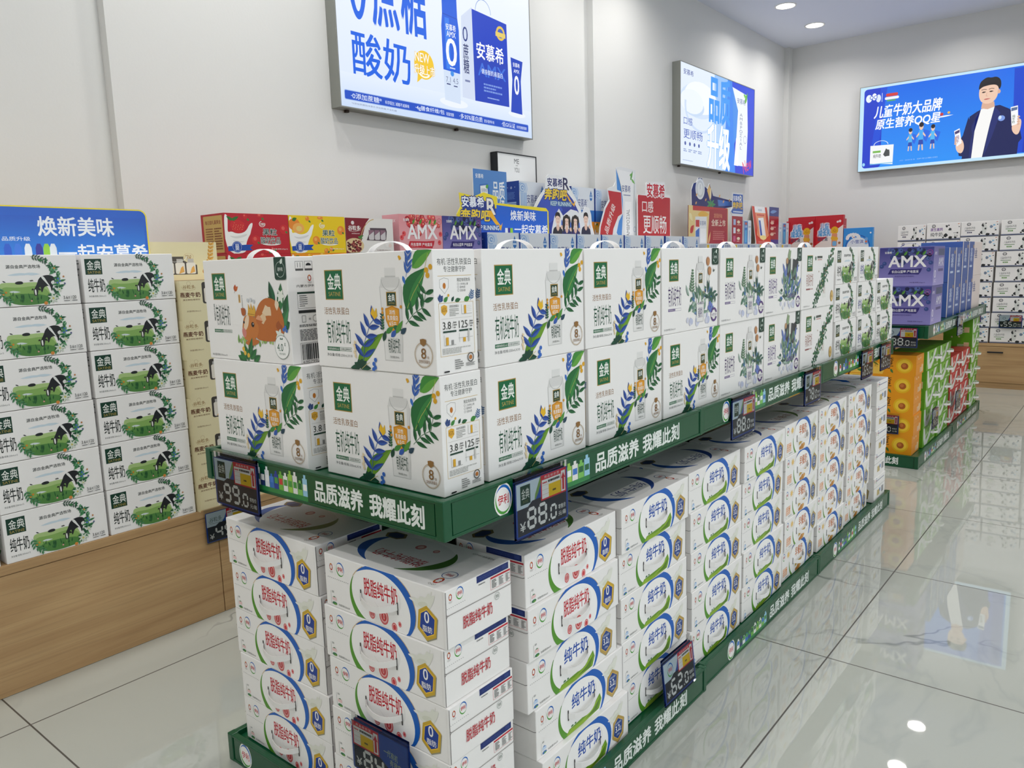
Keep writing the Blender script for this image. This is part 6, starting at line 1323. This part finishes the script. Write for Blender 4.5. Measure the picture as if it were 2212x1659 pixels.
A.poly([(.31, 0), (.33, .22), (.37, .40), (.44, .52), (.50, .42), (.62, .52), (.72, .50), (.80, .40), (.84, .54), (.92, .52), (.97, .20), (.99, 0)], (232, 234, 238))
for x, b, c in pe:      # four people waist-up, each holding a pack beside the face
    A.spoly([(x-.085, 0), (x-.075, b+.16), (x-.03, b+.20), (x+.03, b+.20), (x+.075, b+.16), (x+.085, 0)], c); A.spoly([(x-.02, b+.24), (x+.02, b+.24), (x+.026, b+.17), (x, b+.12), (x-.026, b+.17)], (226, 190, 170)); A.ell(x, b+.305, .036, .085, (236, 204, 186)); A.spoly([(x-.042, b+.30), (x-.036, b+.39), (x, b+.415), (x+.036, b+.39), (x+.042, b+.30), (x+.028, b+.345), (x-.020, b+.36)], (40, 32, 34))
    if x in (.555, .69): A.leaf(x-.040, b+.40, x-.052, b+.12, .030, (40, 32, 34)); A.leaf(x+.040, b+.40, x+.050, b+.12, .026, (40, 32, 34))
    A.line([(x-.018, b+.31), (x-.008, b+.31)], .003, (60, 44, 44)); A.line([(x+.008, b+.31), (x+.018, b+.31)], .003, (60, 44, 44)); A.line([(x-.010, b+.262), (x+.010, b+.262)], .003, (190, 96, 96))
    A.spoly([(x+.05, b+.16), (x+.075, b+.16), (x+.07, b+.30), (x+.05, b+.30)], (70, 110, 200) if x < .8 else (200, 210, 226)); A.ell(x+.06, b+.19, .018, .03, (230, 196, 176))
board('standee', -1.735, 2.33, Z2, W4, H4, arch, A, 'arched standee showing four people waist-up under the running logo')
W5, H5 = .52, .50
ar = [(0, 0), (.04, .22), (.16, .46), (.26, .56), (.22, .70), (.38, .74), (.43, .80), (.43, .98), (.55, 1), (.93, .98), (.97, .5), (1, 0)]
A = Art(W5, H5); A.poly(ar, (228, 230, 232)); A.poly([(.02, .01), (.06, .22), (.18, .45), (.28, .55), (.24, .68), (.56, .67), (.58, .40), (.48, .36), (.36, .20), (.31, .01)], (190, 40, 48)); A.text('品质升级', .08, .28, .48, .38, (236, 226, 222), .02, rot=1.05); A.poly([(.44, .97), (.55, .75), (.60, .40), (.56, .05), (.44, .15), (.50, .30), (.60, .40), (.60, .68), (.46, .70)], (74, 140, 214)); A.poly([(.46, .96), (.90, .94), (.94, .45), (.97, .02), (.64, .02), (.62, .50), (.56, .74)], (238, 239, 240)); A.poly([(.90, .94), (.94, .45), (.97, .02), (.88, .02), (.86, .5)], (200, 204, 206)); A.text('安慕希', .58, .68, .80, .77, (66, 80, 140), .01); A.block(.62, .63, .80, .655, 1, (110, 120, 160), 3); A.rect(.66, .02, .82, .56, (250, 250, 250)); A.text('AMBPOΣIAL', .56, .24, .90, .33, (120, 122, 126), .0, rot=PI/2); A.leaf(.80, .84, .86, .97, .02, (90, 160, 70)); A.leaf(.82, .86, .92, .80, .018, (120, 180, 90)); A.leaf(.78, .90, .84, .93, .014, (110, 170, 80)); A.ring(.90, .2, .018, .003, (120, 130, 160)); A.leaf(.48, .12, .60, .06, .02, (70, 140, 210))
board('standee', -1.73, 3.07, Z2, W5, H5, ar, A, 'tall white pack standee with curved red arrow beside it')
W6, H6 = .50, .435
rs_ = [(0, 0), (0, .70), (.02, .76), (.25, .78), (.25, .93), (.27, .96), (.80, 1), (.82, .80), (.96, .80), (.98, .76), (1, 0)]
A = Art(W6, H6); A.poly(rs_, (236, 236, 236)); A.rrect(.02, .01, .975, .755, .012, (188, 34, 44)); A.text('安慕希', .28, .745, .80, .95, (196, 40, 50), .06, outline=(246, 244, 244), ow=.06); A.text('口感', .14, .50, .46, .68, (244, 240, 238), .01); A.text('更顺畅', .17, .17, .86, .46, (244, 240, 238), .01)
for k in range(4): A.ring(.28+.17*k, .07, .022, .003, (220, 120, 120))
board('promotion_sign', -1.718, 3.555, Z2, W6, H6, rs_, A, 'bright red board with white characters right of the arrow standee')
W7, H7 = .88, .515
nv = [(.07, .10), (.05, .80), (.09, .90), (.15, .92), (.19, .99), (.26, .99), (.31, .88), (.38, .84), (.42, .93), (.46, .84), (.50, .75), (.99, .70), (.99, .62), (.58, .54), (.60, .10)]
A = Art(W7, H7); A.poly(nv, (36, 40, 110)); A.poly([(.60, .70), (.98, .685), (.98, .63), (.62, .60)], (70, 120, 200)); A.ell(.225, .83, .095, .155, (234, 236, 238), 26); A.ell(.225, .83, .075, .125, (210, 214, 216), 24); A.ell(.225, .83, .055, .095, (236, 238, 238), 22); A.line([(.225, .83), (.225, .90)], .004, (90, 100, 110)); A.poly([(.37, .82), (.42, .92), (.46, .80), (.44, .66)], (232, 190, 110)); A.leaf(.44, .68, .45, .88, .03, (246, 226, 180))
for x, y in ((.14, .72), (.13, .60), (.33, .66), (.63, .74), (.72, .66), (.86, .69)): A.leaf(x, y, x+.03, y+.04, .018, (226, 170, 100))
for a in range(7): A.leaf(.46, .62, .46+.10*math.cos(a*.9), .62+.09*math.sin(a*.9), .022, (70, 150, 90))
A.line([(.46, .62), (.44, .35)], .01, (150, 110, 70))
board('standee', -1.752, 4.42, Z2, W7, H7, nv, A, 'navy standee with round clock face below the second light box')
W8, H8 = .74, .285
A = Art(W8, H8); A.rect(0, 0, 1, 1, (232, 206, 140)); A.rect(.10, .88, .98, 1, (196, 50, 50)); A.leaf(.22, .78, .50, .80, .05, (232, 180, 70)); A.poly([(.16, .0), (.16, .72), (.44, .74), (.44, .0)], (232, 234, 236)); A.rect(.17, .46, .26, .64, (200, 50, 50)); A.poly([(.17, 0), (.17, .35), (.26, .44), (.26, 0)], (60, 110, 190)); A.rect(.29, .05, .42, .42, (248, 248, 248)); A.text('安慕希', .27, .50, .42, .62, (70, 84, 140)); A.poly([(.46, .02), (.51, .94), (.985, .97), (.995, .02)], (168, 32, 46)); A.text('发现好味', .62, .72, .84, .84, (220, 150, 110), .02); A.text('全新上市', .56, .50, .93, .68, (240, 220, 200), .04); A.block(.60, .12, .90, .38, 5, (206, 120, 110), 4); A.leaf(.48, .0, .54, .35, .03, (226, 176, 120)); A.poly([(.84, .02), (.88, .18), (.92, .02)], (220, 110, 90)); A.leaf(.04, .3, .13, .5, .05, (200, 50, 40)); A.leaf(.02, .8, .10, .6, .04, (240, 226, 170)); A.poly([(.60, 0), (.999, 0), (.999, .06)], (60, 50, 130))
board('promotion_sign', -1.718, 4.345, Z2, W8, H8, SQ, A, 'red and yellow board standing before the navy clock standee', edge=(120, 40, 50), prop=False)
W9, H9 = .275, .425
a9 = [(.08, 0), (.95, 0), (.95, .56), (.90, .57), (1, .62), (.98, .68), (.93, 1), (.15, .99), (.14, .72), (.0, .64), (.04, .60), (.10, .58)]
A = Art(W9, H9); A.poly(a9, (226, 228, 232)); A.rect(.10, .01, .93, .55, (164, 34, 48)); A.poly([(.03, .63), (.16, .70), (.17, .97), (.92, .975), (.96, .66), (.93, .60), (.12, .60)], (44, 92, 180)); A.text('安慕希', .20, .84, .66, .94, (236, 240, 250), .04); A.text('R', .68, .80, .88, .95, (236, 236, 230), .05); A.text('奔跑吧', .16, .69, .90, .82, (236, 196, 60), .06, outline=(40, 60, 110)); A.block(.2, .61, .9, .66, 1, (220, 230, 244), 3)
for k in range(3): A.rect(.22, .06+.16*k, .40, .17+.16*k, ((206, 90, 130), (220, 226, 240), (170, 190, 226))[k]); A.ell(.62, .12+.16*k, .12, .03, (236, 220, 190)); A.block(.50, .05+.16*k, .80, .085+.16*k, 1, (226, 170, 160), k)
board('promotion_sign', -1.715, 5.13, Z2, W9, H9, a9, A, 'small blue running logo sign over a red price list')
t = empty('tent_card', (-1.70, 5.545, Z2), H); tag(t, 'red and white tent card standing in the far standee group', 'sign', SG)
W10, H10 = .36, .352
A = Art(W10, H10); A.rect(0, 0, 1, 1, (206, 66, 48)); A.poly([(.20, .45), (.10, .25), (.5, .10), (.92, .25), (.84, .5), (.86, .999), (.16, .999)], (232, 150, 110)); A.poly([(.16, .84), (.86, .84), (.86, .999), (.16, .999)], (236, 238, 240)); A.poly([(.30, .20), (.32, .70), (.68, .72), (.70, .20)], (240, 242, 242)); A.rect(.34, .24, .46, .64, (60, 100, 180)); A.text('安慕希', .38, .88, .64, .94, (90, 110, 150)); A.block(.25, .74, .75, .82, 1, (196, 50, 60), 2); A.ell(.5, .19, .22, .06, (246, 226, 150)); A.block(.15, .03, .85, .10, 2, (226, 130, 120), 4)
m = MB(); m.add([(.12, 0, 0), (.46, 0, 0), (.40, .05, H10), (.13, .05, H10), (.12, .003, 0), (.46, .003, 0), (.40, .053, H10), (.13, .053, H10)], [(0, 1, 2, 3), (4, 7, 6, 5), (0, 4, 5, 1), (1, 5, 6, 2), (2, 6, 7, 3), (3, 7, 4, 0)], L((236, 234, 230)))
sl = Vector((0, .05, H10)).normalized(); m.art(A, (.13, 0, 0), (1, 0, 0), tuple(sl), (0, -sl.z, sl.y)); m.build('front_panel', M_GLOSS, t)
m = MB(); m.add([(.0, .104, 0), (.34, .104, 0), (.40, .0545, H10), (.13, .0545, H10), (.0, .107, 0), (.34, .107, 0), (.40, .0575, H10), (.13, .0575, H10)], [(0, 1, 2, 3), (4, 7, 6, 5), (0, 4, 5, 1), (1, 5, 6, 2), (2, 6, 7, 3), (3, 7, 4, 0)], L((212, 206, 196))); m.build('back_panel', M_CARD, t)
W11, H11 = .245, .335
A = Art(W11, H11); A.rect(0, 0, 1, 1, (166, 36, 50)); A.rect(0, .76, 1, 1, (40, 52, 130)); A.leaf(.1, .86, .8, .9, .03, (110, 150, 210)); A.rect(0, 0, 1, .14, (60, 50, 140))
for k in range(3): A.ell(.32, .28+.15*k, .18, .04, (236, 200, 180)); A.block(.2, .60-.16*k, .7, .66-.16*k, 1, (226, 170, 160), k)
board('promotion_sign', -1.715, 6.01, Z2, W11, H11, [(0, 0), (1, 0), (.86, .96), (.6, 1), (0, 1)], A, 'navy and red card leaning behind the tent card', prop=False)
# upright drink packs between the far standees
up = None
for k, (y, c, lb) in enumerate(((5.42, 0, 'blue upright drink pack left of the tent card'), (5.50, 1, 'white upright drink pack left of the tent card'), (6.26, 1, 'white upright drink pack right of the tent card'), (6.37, 0, 'blue upright drink pack nearest the red kids boxes'), (6.45, 1, 'white upright drink pack nearest the red kids boxes'))):
    A = Art(.075, .205); A.rect(0, 0, 1, 1, (70, 130, 200) if c == 0 else (228, 234, 238)); A.text('安慕希', .15, .72, .85, .82, (240, 244, 250) if c == 0 else (80, 96, 150)); A.rect(.3, .1, .7, .62, (110, 190, 226) if c == 0 else (170, 196, 220)); A.rect(.2, .85, .8, .95, (206, 110, 90) if c == 0 else (210, 220, 230))
    o = carton('drink_pack', .075, .06, .215, {'f': A}, (206, 218, 230)); o.location = (-1.712, y, Z2); o.rotation_euler = (0, 0, H); tag(o, lb, 'drink pack', 'upright drink packs between the standees')
